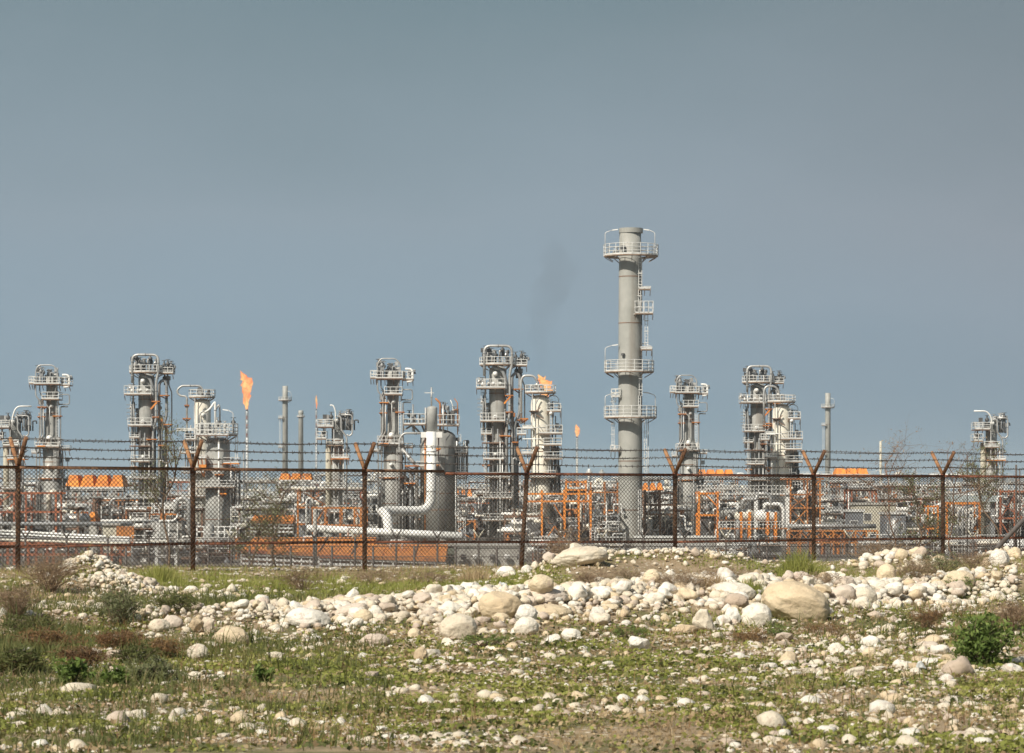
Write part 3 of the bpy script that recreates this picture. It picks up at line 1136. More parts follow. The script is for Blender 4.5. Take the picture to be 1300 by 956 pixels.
def flame(name, label, d, prof, seed, m):
    """prof: (px, py, halfwidth px) from bottom to top; ragged tongue of burning gas"""
    R = random.Random(seed)
    base = P(prof[0][0], prof[0][1], d)
    n = 22
    k = F / d
    b = MB()
    rows = []
    N = 34
    for i in range(N):
        t_ = i / (N - 1) * (len(prof) - 1)
        a = min(int(t_), len(prof) - 2); f = t_ - a
        px, py, hw = [prof[a][j] * (1 - f) + prof[a + 1][j] * f for j in range(3)]
        rows.append((P(px, py, d) - base, hw / k))
    ph = [R.uniform(0, 6) for _ in range(6)]
    for i, (c, r) in enumerate(rows):
        for j in range(n):
            an = 2 * math.pi * j / n
            rr = r * (1 + .22 * math.sin(3 * an + i * .55 + ph[0]) + .16 * math.sin(5 * an - i * .8 + ph[1]) + .15 * math.sin(i * 1.1 + ph[2] + an) + R.uniform(-.07, .07))
            b.v.append((c.x + rr * math.cos(an), c.y + rr * math.sin(an), c.z + .35 * r * math.sin(2 * an + ph[3] + i)))
    for i in range(N - 1):
        for j in range(n):
            b.f.append((i * n + j, i * n + (j + 1) % n, (i + 1) * n + (j + 1) % n, (i + 1) * n + j)); b.sm.append(True)
    # side tongues
    for q_ in range(7 if seed == 3 else 3):
        i = R.randint(N // 3, N - 8)
        c, r = rows[i]
        an = R.choice((0, math.pi)) + R.uniform(-.7, .7)
        p0 = c + Vector((math.cos(an), math.sin(an), 0)) * r * .5
        up = Vector((math.cos(an) * r * R.uniform(.5, 1.0), math.sin(an) * r * .6, r * R.uniform(.8, 2.0)))
        b.tube([p0, p0 + up * .4, p0 + up], [r * .45] + [r * .35] * 3 + [r * .3] * 2 + [.05], 8, cap=False)
    o = b.build(name, m, None, base)
    return tag(o, label, 'flame')


def flare_stack(label, px, d, top, rpx, bands=True, mat_=None):
    base = Vector(((px - 650) / F * d, d, ZP))
    root = thing('flare_stack', label, 'flare stack', base)
    H = CAMZ + (HOR - top) / F * d - ZP
    r = rpx / F * d
    MB().tube([(0, 0, 0), (0, 0, H * .72)], r, 10).build('riser', mat_ or M_white, root)
    n = 6
    for k in range(n):
        z0 = H * .72 + H * .28 * k / n; z1 = H * .72 + H * .28 * (k + 1) / n
        MB().tube([(0, 0, z0), (0, 0, z1)], r * .8, 10).build('painted_band', M_redox if (k % 2 == 0 and bands) else M_white, root)
    b = MB()
    for z in np.linspace(H * .05, H * .97, 26):
        b.beam((-r * 1.6, -r * 1.3, z), (r * 1.6, -r * 1.3, z + H * .03), .18)
        b.beam((r * 1.6, -r * 1.3, z), (-r * 1.6, -r * 1.3, z + H * .03), .18)
    for sx in (-1, 1):
        b.beam((sx * r * 1.6, -r * 1.3, 0), (sx * r * 1.6, -r * 1.3, H), .2)
        b.beam((sx * r * 1.6, r * 1.3, 0), (sx * r * 1.6, r * 1.3, H), .2)
    b.build('lattice', M_pipe, root)
    MB().tube([(0, 0, H), (0, 0, H + 1.8)], r * 1.1, 10).build('burner_tip', M_dark, root)
    return root


FM = flame_mat(1.15)
FM2 = flame_mat(1.0)
flare_stack('thin red and white banded flare stack carrying the tallest flame at left', 313.5, 2500, 522, 1.3)
flame('flame', 'tall ragged orange flame on the thin flare stack at left', 2500,
      [(313.5, 521, .9), (313, 515, 2.4), (312.5, 507, 3.9), (313.5, 497, 4.6), (313.5, 489, 6.2), (312.5, 482, 6), (309.5, 477, 3.2), (306.5, 472, .5)], 3, FM)
flare_stack('flare stack hidden behind the cream column at centre', 691, 1500, 512, 1.5, False)
flame('flame', 'orange flame licking left behind the railing of the cream column', 1500,
      [(691, 512, 2.0), (692, 502, 4.0), (694, 494, 6.0), (693, 488, 6.5), (688, 482, 3.8), (683.5, 475.5, .6)], 8, FM)
flare_stack('thin pale flare stack with a small flame, left of the tall chimney', 732.5, 3000, 556, 1.0, False, M_cream)
flame('flame', 'small orange flame left of the tall chimney', 3000,
      [(732.5, 555, .8), (733, 549, 2.6), (733, 545, 2.6), (731.5, 539, .5)], 9, FM)
flare_stack('very thin faint red and white flare stack behind the short hooked column', 401.5, 3000, 521, .8)
flame('flame', 'faint thin pinkish flame left of the short hooked column', 3000,
      [(402, 519, .4), (402, 512, 1.1), (401.5, 507, 1.0), (401.5, 502, .3)], 12, FM2)

# thin smoke drifting up from the flare behind the cream column
b = MB()
_c = [(689, 478, 3), (688, 455, 8), (684, 430, 13), (689, 402, 19), (700, 374, 25), (708, 346, 25), (706, 318, 17), (700, 298, 1)]
_p = [P(x, y, 1500) for x, y, r in _c]
_r = [r / F * 1500 for x, y, r in _c]
_rows = []
for i in range(29):
    t_ = i / 28 * (len(_c) - 1); a_ = min(int(t_), len(_c) - 2); f_ = t_ - a_
    _rows.append((_p[a_].lerp(_p[a_ + 1], f_), _r[a_] * (1 - f_) + _r[a_ + 1] * f_))
for i, (c_, r_) in enumerate(_rows):
    for j in range(20):
        an_ = 2 * math.pi * j / 20
        rr_ = r_ * (1 + .18 * math.sin(3 * an_ + i * .7) + .12 * math.sin(i * 1.3 + an_))
        b.v.append((c_.x + rr_ * math.cos(an_), c_.y + rr_ * math.sin(an_), c_.z))
for i in range(28):
    for j in range(20):
        b.f.append((i * 20 + j, i * 20 + (j + 1) % 20, (i + 1) * 20 + (j + 1) % 20, (i + 1) * 20 + j)); b.sm.append(True)
b.f.append(tuple(range(20))[::-1]); b.sm.append(False)
b.f.append(tuple(28 * 20 + k for k in range(20))); b.sm.append(False)
smm = bpy.data.materials.new('flare_smoke')
smm.use_nodes = True
for n in list(smm.node_tree.nodes):
    if n.type == 'BSDF_PRINCIPLED': smm.node_tree.nodes.remove(n)
sv_ = nn(smm.node_tree, 'ShaderNodeVolumePrincipled')
sv_.inputs['Color'].default_value = (.16, .15, .15, 1)
sv_.inputs['Density'].default_value = .006
smm.node_tree.links.new(sv_.outputs[0], [n for n in smm.node_tree.nodes if n.type == 'OUTPUT_MATERIAL'][0].inputs['Volume'])
tag(b.build('smoke_plume', smm), 'faint dark smoke drifting up from the central flare', 'smoke', None, 'stuff')

# ================================================================== plant floor: racks, coolers, buildings
LMK = [(-60, 'the left edge'), (66, 'the leftmost necked column'), (187, 'the left absorber'), (276, 'the wide railed vessel'),
       (362, 'the left slim chimney'), (427, 'the short hooked column'), (499, 'the central necked column'),
       (556, 'the wide squat tower'), (633, 'the tallest process column'), (685, 'the central cream column'),
       (800, 'the tall chimney'), (875, 'the right necked column'), (963, 'the right absorber'),
       (1051, 'the lone slim chimney'), (1160, 'the tangle of bare branches'), (1257, 'the far right column')]
COUNT = {}
ORD = ['first', 'second', 'third', 'fourth', 'fifth', 'sixth', 'seventh', 'eighth', 'ninth']


def where(px, row):
    nm = [n for x, n in LMK if x <= px][-1]
    k = (nm, row)
    COUNT[k] = COUNT.get(k, 0) + 1
    return ', %s row, %s right of %s' % (row, ORD[COUNT[k] - 1], nm)


class Site:
    """a thing standing on the plant floor, drawn in photo pixels at distance d"""

    def __init__(s, name, label, cat, px0, px1, d, group=None, z=ZP):
        s.d = d; s.k = F / d; s.cx = (px0 + px1) / 2
        s.base = Vector(((s.cx - 650) / s.k, d, z))
        s.root = thing(name, label, cat, s.base, 0, group)

    def q(s, px, py, y=0.0):
        return Vector(((px - s.cx) / s.k, y, CAMZ + (HOR - py) / s.k - s.base.z))

    def bar(s, mb, a, c, w=.3, h=None):
        mb.beam(s.q(*a), s.q(*c), w, h)


LIB = []
_R = random.Random(404)
for _i in range(36):
    _b = MB()
    _m = _R.choice([M_white, M_rail, M_alu, M_pipe, M_dark, M_alu, M_cream, M_orange2, M_brown, M_rail])
    _c = _i % 6
    if _c in (0, 1):
        _r = _R.uniform(.05, .13); _h = _R.uniform(.9, 2.4); _l = _R.uniform(.5, 1.8)
        _b.tube([(0, 0, 0), (0, 0, _h), (_l, 0, _h), (_l, 0, _h * _R.uniform(-.3, .7))] + ([(_l + _R.uniform(.4, 1.2), 0, _h * .1)] if _c else []), _r, 5)
        LIB.append(('pipe_loop', _b.build('pipe_loop', _m)))
    elif _c == 2:
        _h = _R.uniform(1.8, 3.2)
        for _x in (0, .5): _b.beam((_x, 0, 0), (_x, 0, _h), .07)
        for _k in range(int(_h / .35)): _b.beam((0, 0, .2 + _k * .35), (.5, 0, .2 + _k * .35), .05)
        LIB.append(('ladder', _b.build('ladder', M_rail)))
    elif _c == 3:
        _b.lathe([(.06, -.5), (.08, -.3), (.3, -.2), (.32, .12), (.1, .3), (.08, .7), (.34, .72), (.34, .78)], 8)
        LIB.append(('valve', _b.build('valve', _m)))
    elif _c == 4:
        _l = _R.uniform(1.2, 2.6); _h = _R.uniform(.9, 1.1)
        for _z in (.5 * _h, _h): _b.beam((0, 0, _z), (_l, 0, _z), .06)
        for _k in range(4): _b.beam((_l * _k / 3, 0, 0), (_l * _k / 3, 0, _h), .06)
        LIB.append(('guard_rail', _b.build('guard_rail', _R.choice([M_rail, M_white]))))
    else:
        _l = _R.uniform(.5, 1.3); _r = _R.uniform(.25, .45)
        _b.lathe([(_r * .4, 0), (_r, .12), (_r, _l), (_r * 1.25, _l + .02), (_r * 1.25, _l + .1), (_r * .4, _l + .15)], 10, (0, 0, .4), 'x')
        LIB.append(('exchanger', _b.build('exchanger', _R.choice([M_alu, M_cream, M_white, M_orange2]))))
for _i, (_n, _o) in enumerate(LIB):
    LIB[_i] = (_n, _o.data)
    bpy.data.objects.remove(_o)


def process_unit(px0, px1, top, d, depth, fm, seed, label, dense=1.0, name='pipe_rack', cat='pipe rack', group=None, tier=3.4, pm=None):
    R = random.Random(seed)
    s = Site(name, label, cat, px0, px1, d, group)
    W = (px1 - px0) / s.k
    H = CAMZ + (HOR - top) / s.k - ZP
    x0, x1 = -W / 2, W / 2
    nb = max(1, round(W / 5.5))
    nt_ = max(2, round(H / tier))
    fr = MB()
    sec = .32
    for i in range(nb + 1):
        x = x0 + W * i / nb
        for y in (0, depth):
            hh = H if R.random() < .75 else H * (nt_ - 1) / nt_
            fr.beam((x, y, 0), (x, y, hh), sec)
        for t in range(1, nt_ + 1):
            fr.beam((x, 0, H * t / nt_), (x, depth, H * t / nt_), .2, .34)
    for t in range(1, nt_ + 1):
        z = H * t / nt_ - .18
        for y in (0, depth):
            fr.beam((x0, y + .005, z), (x1, y + .005, z), .2, .34)
    for i in range(nb):
        if R.random() < .4:
            t = R.randrange(nt_)
            xa = x0 + W * i / nb; xb = x0 + W * (i + 1) / nb
            za = H * t / nt_; zb = H * (t + 1) / nt_
            fr.beam((xa, .1, za), (xb, .1, zb), .16)
            fr.beam((xb, .16, za), (xa, .16, zb), .16)
    fr.build('frame', fm, s.root)
    MB().box(x0, x1, depth * .55, depth * .55 + .4, H * .04, H * R.uniform(.5, .8)).build('shade_panel', M_dark if seed % 4 else M_grey, s.root)  # dark sheet added behind the pipework, painting in the shade of the gaps
    pms = pm or [M_alu, M_alu, M_white, M_pipe, M_rail, M_white, M_cream]
    # long pipes lying on each tier
    for t in range(1, nt_ + 1):
        z = H * t / nt_
        for k in range(int(2 * dense) + R.randrange(2)):
            r = R.choice((.12, .16, .22, .3, .4))
            y = R.uniform(.2, depth - .2)
            xa = x0 - R.uniform(0, 1.2); xb = x1 + R.uniform(0, 1.2)
            pts = [(xa, y, z + r), (xb, y, z + r)]
            c = R.random()
            if c < .35:
                xm = R.uniform(x0 + .5, x1 - .5)
                pts = [(xa, y, z + r), (xm, y, z + r), (xm, y, max(.1, z + r - R.uniform(2, 5)))]
            elif c < .6:
                xm = R.uniform(x0 + .5, x1 - .5); xn = xm + R.uniform(.9, 2.2)
                up = R.uniform(.8, 1.8)
                pts = [(xa, y, z + r), (xm, y, z + r), (xm, y, z + r + up), (xn, y, z + r + up), (xn, y, z + r), (max(xb, xn + .5), y, z + r)]
            MB().tube(pts, r, 6, r * 1.7).build('pipe', R.choice(pms), s.root)
    # risers in front
    for k in range(int(W / 1.0 * dense)):
        r = R.choice((.07, .09, .12, .16, .22, .3))
        x = R.uniform(x0, x1); za = R.uniform(0, H * .4); zb = R.uniform(H * .45, H * 1.04)
        y = R.uniform(-.9, depth)
        pts = [(x, y, za), (x, y, zb)]
        if R.random() < .6:
            x2 = x + R.uniform(-2.4, 2.4)
            pts += [(x2, y, zb)]
            if R.random() < .5: pts += [(x2, y, zb - R.uniform(.5, 2.5))]
        MB().tube(pts, r, 6, r * 2).build('riser_pipe', R.choice(pms), s.root)
    # drums and exchangers
    for k in range(int(W / 6 * dense + R.random())):
        r = R.uniform(.55, 1.0); Lh = R.uniform(2, 4.2)
        x = R.uniform(x0, x1 - Lh * .6); t = R.randrange(nt_)
        z = H * t / nt_ + r + .3
        y = R.uniform(.2, depth * .6)
        if R.random() < .7:
            prof = [(r * .3, 0), (r * .8, .15), (r, .45), (r, Lh - .45), (r * .8, Lh - .15), (r * .3, Lh)]
            v = MB().lathe(prof, 12, (x, y, z), 'x').build('drum', R.choice([M_alu, M_cream, M_white, M_shell]), s.root)
            b = MB()
            for f in (.25, .75):
                b.box(x + Lh * f - .12, x + Lh * f + .12, y - r * .8, y + r * .8, z - r - .3, z - r * .55)
            b.build('saddle', M_orange2, v)
        else:
            prof = [(r * .9, 0), (r * .9, Lh - .3), (r * .6, Lh), (.1, Lh + .15)]
            MB().lathe(prof, 12, (x, y, H * t / nt_)).build('upright_drum', R.choice([M_alu, M_cream, M_shell]), s.root)
    # walkway railing on the top and on one lower deck
    for t in {nt_, R.randrange(1, nt_ + 1)}:
        z = H * t / nt_
        if R.random() < .85:
            dk = MB().box(x0, x1, -.75, -.02, z - .06, z + .02).build('walkway', M_deck, s.root)
            b = MB()
            for h in (.55, 1.1): b.beam((x0, -.75, z + h), (x1, -.75, z + h), .09)
            n = max(2, int(W / 1.3))
            for i in range(n + 1):
                b.beam((x0 + W * i / n, -.75, z), (x0 + W * i / n, -.75, z + 1.1), .08)
            b.build('railing', M_rail, dk)
    for k in range(int(W / 1.7 * dense)):
        x = R.uniform(x0, x1); z = H * R.randrange(1, nt_ + 1) / nt_ + R.uniform(-1.6, .6)
        y = R.uniform(-.8, .3)
        b = MB()
        c = R.random()
        if c < .5:
            b.lathe([(.08, -.4), (.36, -.25), (.4, .1), (.14, .4), (.12, .8), (.4, .82), (.4, .9)], 8, (x, y, z))
            nm = 'valve'
        else:
            b.box(x - .35, x + .35, y - .3, y + .3, z, z + R.uniform(.5, 1.3)); b.beam((x, y, z), (x, y, z - 1.2), .12)
            nm = 'control_box'
        b.build(nm, R.choice([M_dark, M_pipe, M_white, M_grey, M_orange2, M_alu]), s.root)
    for k in range(min(55, int(W * H / 3.2 * dense))):
        nm, me = LIB[R.randrange(len(LIB))]
        o = bpy.data.objects.new(nm, me); COL.objects.link(o); o.parent = s.root
        o.location = (R.uniform(x0, x1), R.uniform(-1.0, depth * .5), H * R.randrange(0, nt_ + 1) / nt_ + R.uniform(-.3, .3) if R.random() < .85 else R.uniform(0, H))
        o.rotation_euler = (0, 0, R.uniform(-.5, .5) + (math.pi if R.random() < .5 else 0))
    return s


def cooler(label, px0, px1, top, bot, d, depth=9, legs=True, legtop=None, om=None, bays=None):
    """air cooler: orange tapered plenum boxes over a lattice table on legs"""
    s = Site('air_cooler', label, 'air cooler', px0, px1, d)
    a = s.q(px0, bot, 0); c = s.q(px1, top, 0)
    W = c.x - a.x; h = c.z - a.z
    n = bays or max(3, round(W / 2.6))
    for i in range(n):
        xa = a.x + W * i / n + .06; xb = a.x + W * (i + 1) / n - .06
        ins = min(1.8, h * .9)
        MB().hexa([(xa, 0, a.z), (xb, 0, a.z), (xb, depth, a.z), (xa, depth, a.z)],
                  [(xa + ins * .3, ins, c.z), (xb - ins * .3, ins, c.z), (xb - ins * .3, depth - ins, c.z), (xa + ins * .3, depth - ins, c.z)]).build('fan_plenum', om or M_orange, s.root)
        MB().tube([((xa + xb) / 2, depth * .45, a.z - 1.0), ((xa + xb) / 2, depth * .45, a.z - .02)], min(2.0, W / n * .42), 12).build('fan_ring', M_pipe, s.root)
    b = MB()
    b.beam((a.x, -.05, a.z - .2), (c.x, -.05, a.z - .2), .25, .4)
    b.beam((a.x, -.05, a.z - 1.8), (c.x, -.05, a.z - 1.8), .2, .3)
    for i in range(int(W / 1.3) + 1):
        x = a.x + i * 1.3
        b.beam((x, -.05, a.z - 1.8), (x, -.05, a.z - .2), .1)
    for h_ in (.7, 1.2):
        b.beam((a.x, -.8, a.z - 1.8 + h_), (c.x, -.8, a.z - 1.8 + h_), .09)
    b.build('header_frame', M_rail, s.root)
    if legs:
        g = MB()
        m = max(2, round(W / 5) + 1)
        for i in range(m):
            x = a.x + .2 + (W - .4) * i / (m - 1)
            for y in (.3, depth - .3):
                g.beam((x, y, 0), (x, y, a.z - 1.5), .35)
            g.beam((x, .3, a.z - 3.5), (x, depth - .3, a.z - 1.6), .2)
        for i in range(m - 1):
            x = a.x + .2 + (W - .4) * i / (m - 1); x2 = a.x + .2 + (W - .4) * (i + 1) / (m - 1)
            g.beam((x, .3, a.z - 4), (x2, .3, a.z - 1.8), .18)
            g.beam((x2, .3, a.z - 4), (x, .3, a.z - 1.8), .18)
        g.build('leg_frame', M_brown, s.root)
        R = random.Random(int(px0 * 3))
        for k in range(int(W / 1.4)):
            x = R.uniform(a.x, c.x); z = a.z - R.uniform(2, 5)
            MB().tube([(x, -.3, max(0, z - 4)), (x, -.3, z), (x + R.uniform(-2, 2), -.3, z)], R.choice((.12, .2, .3)), 6).build('pipe', R.choice([M_alu, M_white, M_pipe]), s.root)
    return s


def frame_thing(label, px0, px1, top, bot, d, cols, tiers, fm, depth=5, brace=(), w=.34, cat='steel structure', name='portal_structure', seed=1, fill=1.0):
    """open portal frame: cols = column x's, tiers = beam rows (photo pixels)"""
    s = Site(name, label, cat, px0, px1, d)
    R = random.Random(seed)
    b = MB()
    for x in cols:
        for y in (0, depth):
            b.beam(s.q(x, top, y), s.q(x, bot, y), w)
        for t in tiers:
            b.beam(s.q(x, t, 0), s.q(x, t, depth), w * .8)
    for t in tiers:
        for y in (0, depth):
            b.beam(s.q(px0, t, y + .004), s.q(px1, t, y + .004), w * .8, w)
    for a, c in brace:
        b.beam(s.q(*a, .12), s.q(*c, .12), w * .7)
    b.build('frame', fm, s.root)
    for k in range(int((px1 - px0) / s.k * 2.2 * fill)):
        x = R.uniform(px0 + 1, px1 - 1); t = R.uniform(top, bot)
        y = R.uniform(.3, depth - .3); r = R.choice((.07, .1, .13, .18, .25, .4))
        p = [s.q(x, min(bot, t + R.uniform(6, 25)), y), s.q(x, t, y)]
        x2 = min(max(x + R.uniform(-14, 14), px0), px1)
        p.append(s.q(x2, t, y))
        if R.random() < .5: p.append(s.q(x2, min(bot, t + R.uniform(4, 16)), y))
        MB().tube(p, r, 6).build('pipe', R.choice([M_alu, M_white, M_pipe, M_cream, M_dark]), s.root)
    for k in range(min(30, int((px1 - px0) / s.k * 1.6 * fill))):
        nm, me = LIB[R.randrange(len(LIB))]
        o = bpy.data.objects.new(nm, me); COL.objects.link(o); o.parent = s.root
        o.location = s.q(R.uniform(px0, px1), R.uniform(top + 4, bot), R.uniform(.2, depth))
        o.rotation_euler = (0, 0, R.uniform(-.5, .5))
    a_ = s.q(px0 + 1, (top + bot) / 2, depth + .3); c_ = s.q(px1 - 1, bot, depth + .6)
    MB().box(a_.x, c_.x, a_.y, c_.y, c_.z, a_.z).build('shade_panel', M_dark, s.root)  # dark box added behind the frame to stand in for deep shade
    return s


# ---- rear, middle rows of racks (each bay block is its own thing)
RG = random.Random(21)
FMS = [(M_brown, 'rust brown'), (M_redox, 'red oxide'), (M_pipe, 'grey'), (M_orange2, 'faded orange'), (M_pipe, 'grey'), (M_brown, 'dark brown'), (M_rail, 'pale galvanised')]
LOOK = ['dense', 'open', 'crowded', 'low', 'tiered', 'narrow']


def row(rowname, d, x0, x1, wmin, wmax, top_a, top_b, depth, skip=(), dense=1.0):
    x = x0
    i = 0
    while x < x1:
        wd = RG.uniform(wmin, wmax)
        c = x + wd / 2
        if not any(a < c < b_ for a, b_ in skip):
            m, cn = RG.choice(FMS)
            lab = '%s pipe rack%s' % (cn, where(c, rowname))
            process_unit(x, x + wd * .94, RG.uniform(top_a, top_b), d + RG.uniform(-22, 22), depth, m, 1000 + i * 7 + int(d), lab, dense,
                         group='pipe racks packed across the plant')
        x += wd
        i += 1


row('rearmost', 980, -45, 1345, 52, 78, 603, 613, 9, dense=.9)
row('back', 700, -45, 1345, 42, 64, 609, 622, 7, skip=((540, 572),), dense=1.0)
row('middle', 545, -40, 1340, 36, 56, 620, 638, 6, skip=((60, 160), (535, 575), (785, 815), (470, 520)), dense=1.1)
row('nearer', 452, 60, 1340, 36, 60, 641, 655, 5,
    skip=((120, 178), (235, 310), (385, 600), (610, 660), (665, 760), (780, 818), (860, 1000), (1075, 1150), (1240, 1270)), dense=1.2)

row('nearest', 345, 168, 1340, 26, 44, 688, 698, 3.5, skip=((300, 690), (800, 915), (1000, 1115)), dense=1.3)

cooler('long bright orange air cooler above the fence rail, right of the leftmost necked column', 82, 157, 603, 618, 505, 8)
cooler('small orange air cooler low down beneath the long orange cooler at left', 86, 122, 650, 662, 470, 6, om=M_orange)
cooler('orange air cooler under the slim distant chimney at left', 354, 396, 601, 609, 690, 8)
cooler('small orange air cooler just right of the wide squat tower', 576, 600, 621, 630, 610, 7)
cooler('small orange air cooler immediately right of the tall chimney', 816, 843, 613, 623, 560, 7)
cooler('orange air cooler poking over the fence rail beside the right necked column', 886, 932, 596, 604, 720, 8)
cooler('orange air cooler over the fence rail right of the lone slim chimney', 1061, 1103, 594.5, 602, 740, 8)
cooler('faded orange air cooler behind the orange portal frame at centre', 722, 746, 610, 618, 600, 6, om=M_orange2)

# ---- near left: orange portals, rack, pipes
frame_thing('red-orange portal frame at the left edge, above the long grey pipe', -25, 77, 624, 698, 432, (-20, 18, 33, 71), (626, 650), M_redox, 5,
            [((-18, 650), (14, 628)), ((4, 655), (16, 640))], .3, seed=4)
frame_thing('small orange box frame beside the grey post, above the long white pipe', 395, 466, 644, 690, 428, (397, 413, 432, 450, 458, 464), (645, 667), M_orange2, 4,
            [((399, 667), (412, 646)), ((452, 648), (462, 666))], .28, seed=9)
frame_thing('bright orange portal frame at centre, between the cream column and the chimney', 668, 752, 622, 704, 420, (688, 717, 735, 750), (627, 636.5), M_orange, 5,
            [((703, 640), (716, 660)), ((704, 668), (714, 685)), ((695, 682), (704, 668))], .27, seed=14, fill=1.5)
frame_thing('tall open orange frame piece above the portal frame at centre', 717, 746, 609, 634, 520, (719, 744), (612, 622), M_orange, 4, [], .26, seed=15)
frame_thing('long orange-brown beam rack left of the tall chimney', 747, 786, 612, 680, 515, (750, 768, 785), (625, 648), M_orange2, 5, [], .25, seed=16, fill=2)
frame_thing('orange and white portal frame with a long white top beam, right of the necked column', 885, 913, 624, 690, 430, (887.5, 911), (626.5, 654), M_orange, 5,
            [((896, 628), (910, 642))], .3, seed=17, fill=2)
frame_thing('tall orange cross-braced frame, left of the lone slim chimney', 994, 1046, 607, 672, 448, (1003.5, 1025, 1032, 1041), (608, 628, 645), M_orange2, 5,
            [((1004, 645), (1024, 630)), ((1004, 668), (1024, 647)), ((1024, 645), (1004, 630)), ((1005, 647), (1024, 668)), ((1026, 628), (1040, 610))], .24, seed=18, fill=1.6)
frame_thing('orange box frame between the branches and the sixth fence post', 1176, 1192, 641, 690, 430, (1178, 1190.5), (643, 671), M_orange, 4, [], .26, seed=19)
frame_thing('orange portal frame with grey pipes standing in it, right of the seventh fence post', 1200, 1248, 637, 706, 405, (1202, 1243.5), (639,), M_orange, 4, [], .32, seed=20)
frame_thing('red-orange cross-braced frame at the right edge behind the grey posts', 1268, 1335, 622, 706, 415, (1270, 1288, 1310, 1330), (624, 658), M_redox, 5,
            [((1271, 658), (1290, 626)), ((1271, 662), (1287, 690)), ((1289, 658), (1308, 628)), ((1272, 640), (1300, 658))], .26, seed=22, fill=1.5)
frame_thing('short white-railed stair frame just right of the chimney foot', 818, 858, 622, 690, 455, (819, 838, 857), (626, 641, 653), M_brown, 4,
            [((820, 652), (836, 641))], .3, seed=23, fill=1.8)

# low rack across the bottom left with posts down into the grass
s = Site('pipe_rack', 'low rust-red rack with many short posts at bottom left, carrying the long white pipes', 'pipe rack', -30, 165, 336)
b = MB()
for x in (-25, -8, 10, 18, 36, 46, 60, 68, 86, 97, 112, 129, 142, 153):
    b.beam(s.q(x, 690, 0), s.q(x, 724, 0), .3)
for yy, r0 in ((692, 0), (690, 3), (704, 0)):
    b.beam(s.q(-30, yy, r0 + .005), s.q(165, yy, r0 + .005), .24, .3)
b.build('frame', M_redox, s.root)
R = random.Random(5)
for k in range(30):
    x = R.uniform(-28, 160)
    x2 = x + R.uniform(-9, 9)
    MB().tube([s.q(x, 724, 1), s.q(x, R.uniform(694, 712), 1), s.q(x2, 700, 1)], R.choice((.1, .16, .25)), 6).build('pipe', R.choice([M_pipe, M_white, M_alu, M_conc]), s.root)
for i, (ya, yb, da, db, r, m, lb) in enumerate((
        (672, 683, 352, 330, 1.6, M_white, 'upper white pipe of the sloping bundle at bottom left'),
        (676, 686, 350, 328, 1.4, M_white, 'middle white pipe of the sloping bundle at bottom left'),
        (680, 688.5, 348, 327, 1.1, M_alu, 'thin silver pipe of the sloping bundle at bottom left'),
        (684, 690.5, 346, 326, 1.5, M_cream, 'lowest cream pipe of the sloping bundle at bottom left'))):
    world_tube('long_pipe', lb, 'pipe', [(-30, ya, da), (165, yb, db)], r, m, 10, supports=None)
world_tube('long_pipe', 'thick dull grey pipe running level above the sloping white pipes at left', 'pipe', [(-30, 665, 400), (168, 665, 396)], 2.6, M_pipe, 12, flange=6, supports=8)
world_tube('long_pipe', 'white pipe lying low to the right of the small orange cooler at left', 'pipe', [(128, 661, 410), (196, 661, 410)], 1.6, M_white, 10, supports=6)
world_tube('bent_pipe', 'silver pipe that turns down at its left end under the long orange cooler', 'pipe', [(200, 633, 470), (143, 633, 470), (139, 640, 470), (139, 664, 470)], 1.5, M_alu, 10, bend=1.6, supports=None)
MB_ = MB
s = Site('storage_building', 'pale cream flat-roofed hut behind the sloping pipes at left', 'building', 131, 152, 385)
MB().box(*[s.q(131, 0).x, s.q(152, 0).x, 0, 5, 0, s.q(0, 667).z]).build('wall', M_beige, s.root)
MB().box(*[s.q(130, 0).x, s.q(153, 0).x, -.3, 5.3, s.q(0, 667).z + .003, s.q(0, 664.5).z]).build('roof', M_conc, s.root)
b = MB()
for k in range(7):
    x = s.q(150 + k * 3.3, 0).x
    b.beam((x, -.6, 0), (x, -.6, s.q(0, 668).z), .3)
b.build('post', M_orange2, s.root)

# white railed platform on a grey housing
s = Site('equipment_housing', 'grey equipment housing with a white railed platform, left of the big elbow pipe', 'housing', 193, 232, 398)
MB().box(s.q(194, 0).x, s.q(231, 0).x, 0, 4, 0, s.q(0, 662).z).build('wall', M_shell, s.root)
dk = MB().box(s.q(192, 0).x, s.q(226, 0).x, -1, 3, s.q(0, 654).z, s.q(0, 651.5).z).build('platform', M_orange2, s.root)
b = MB()
for yy in (639, 645.5):
    b.beam(s.q(194, yy, -1), s.q(226, yy, -1), .12); b.beam(s.q(194, yy, -1), s.q(194, yy, 3), .12); b.beam(s.q(226, yy, -1), s.q(226, yy, 3), .12)
for x in (194, 197, 203, 210, 216, 222, 226):
    b.beam(s.q(x, 639, -1), s.q(x, 652, -1), .14)
b.build('railing', M_white, dk)
MB().tube([s.q(203, 661, -1.4), s.q(222, 661, -1.4), s.q(227, 656, -1.4), s.q(227, 640, -1.4), s.q(222, 635, -1.4)], .15, 8).build('handrail_loop', M_white, s.root)
for x in (201, 204, 216, 227):
    MB().beam(s.q(x, 662, -1.6), s.q(x, 715, -1.6), .16).build('post', M_white, s.root)
for k in range(9):
    x = R.uniform(194, 240)
    MB().tube([s.q(x, 722, -2), s.q(x, R.uniform(690, 712), -2), s.q(x + R.uniform(-8, 8), R.uniform(690, 712), -2)], R.choice((.15, .25, .35)), 6).build('pipe', R.choice([M_alu, M_white, M_pipe]), s.root)
world_tube('elbow_pipe', 'big pale pipe with an arched elbow beside the second fence post', 'pipe',
           [(224, 652, 384), (224, 636, 384), (231, 632, 384), (240, 636, 384), (240, 727, 384)], 3.0, M_alu, 12, bend=1.8, flange=4)
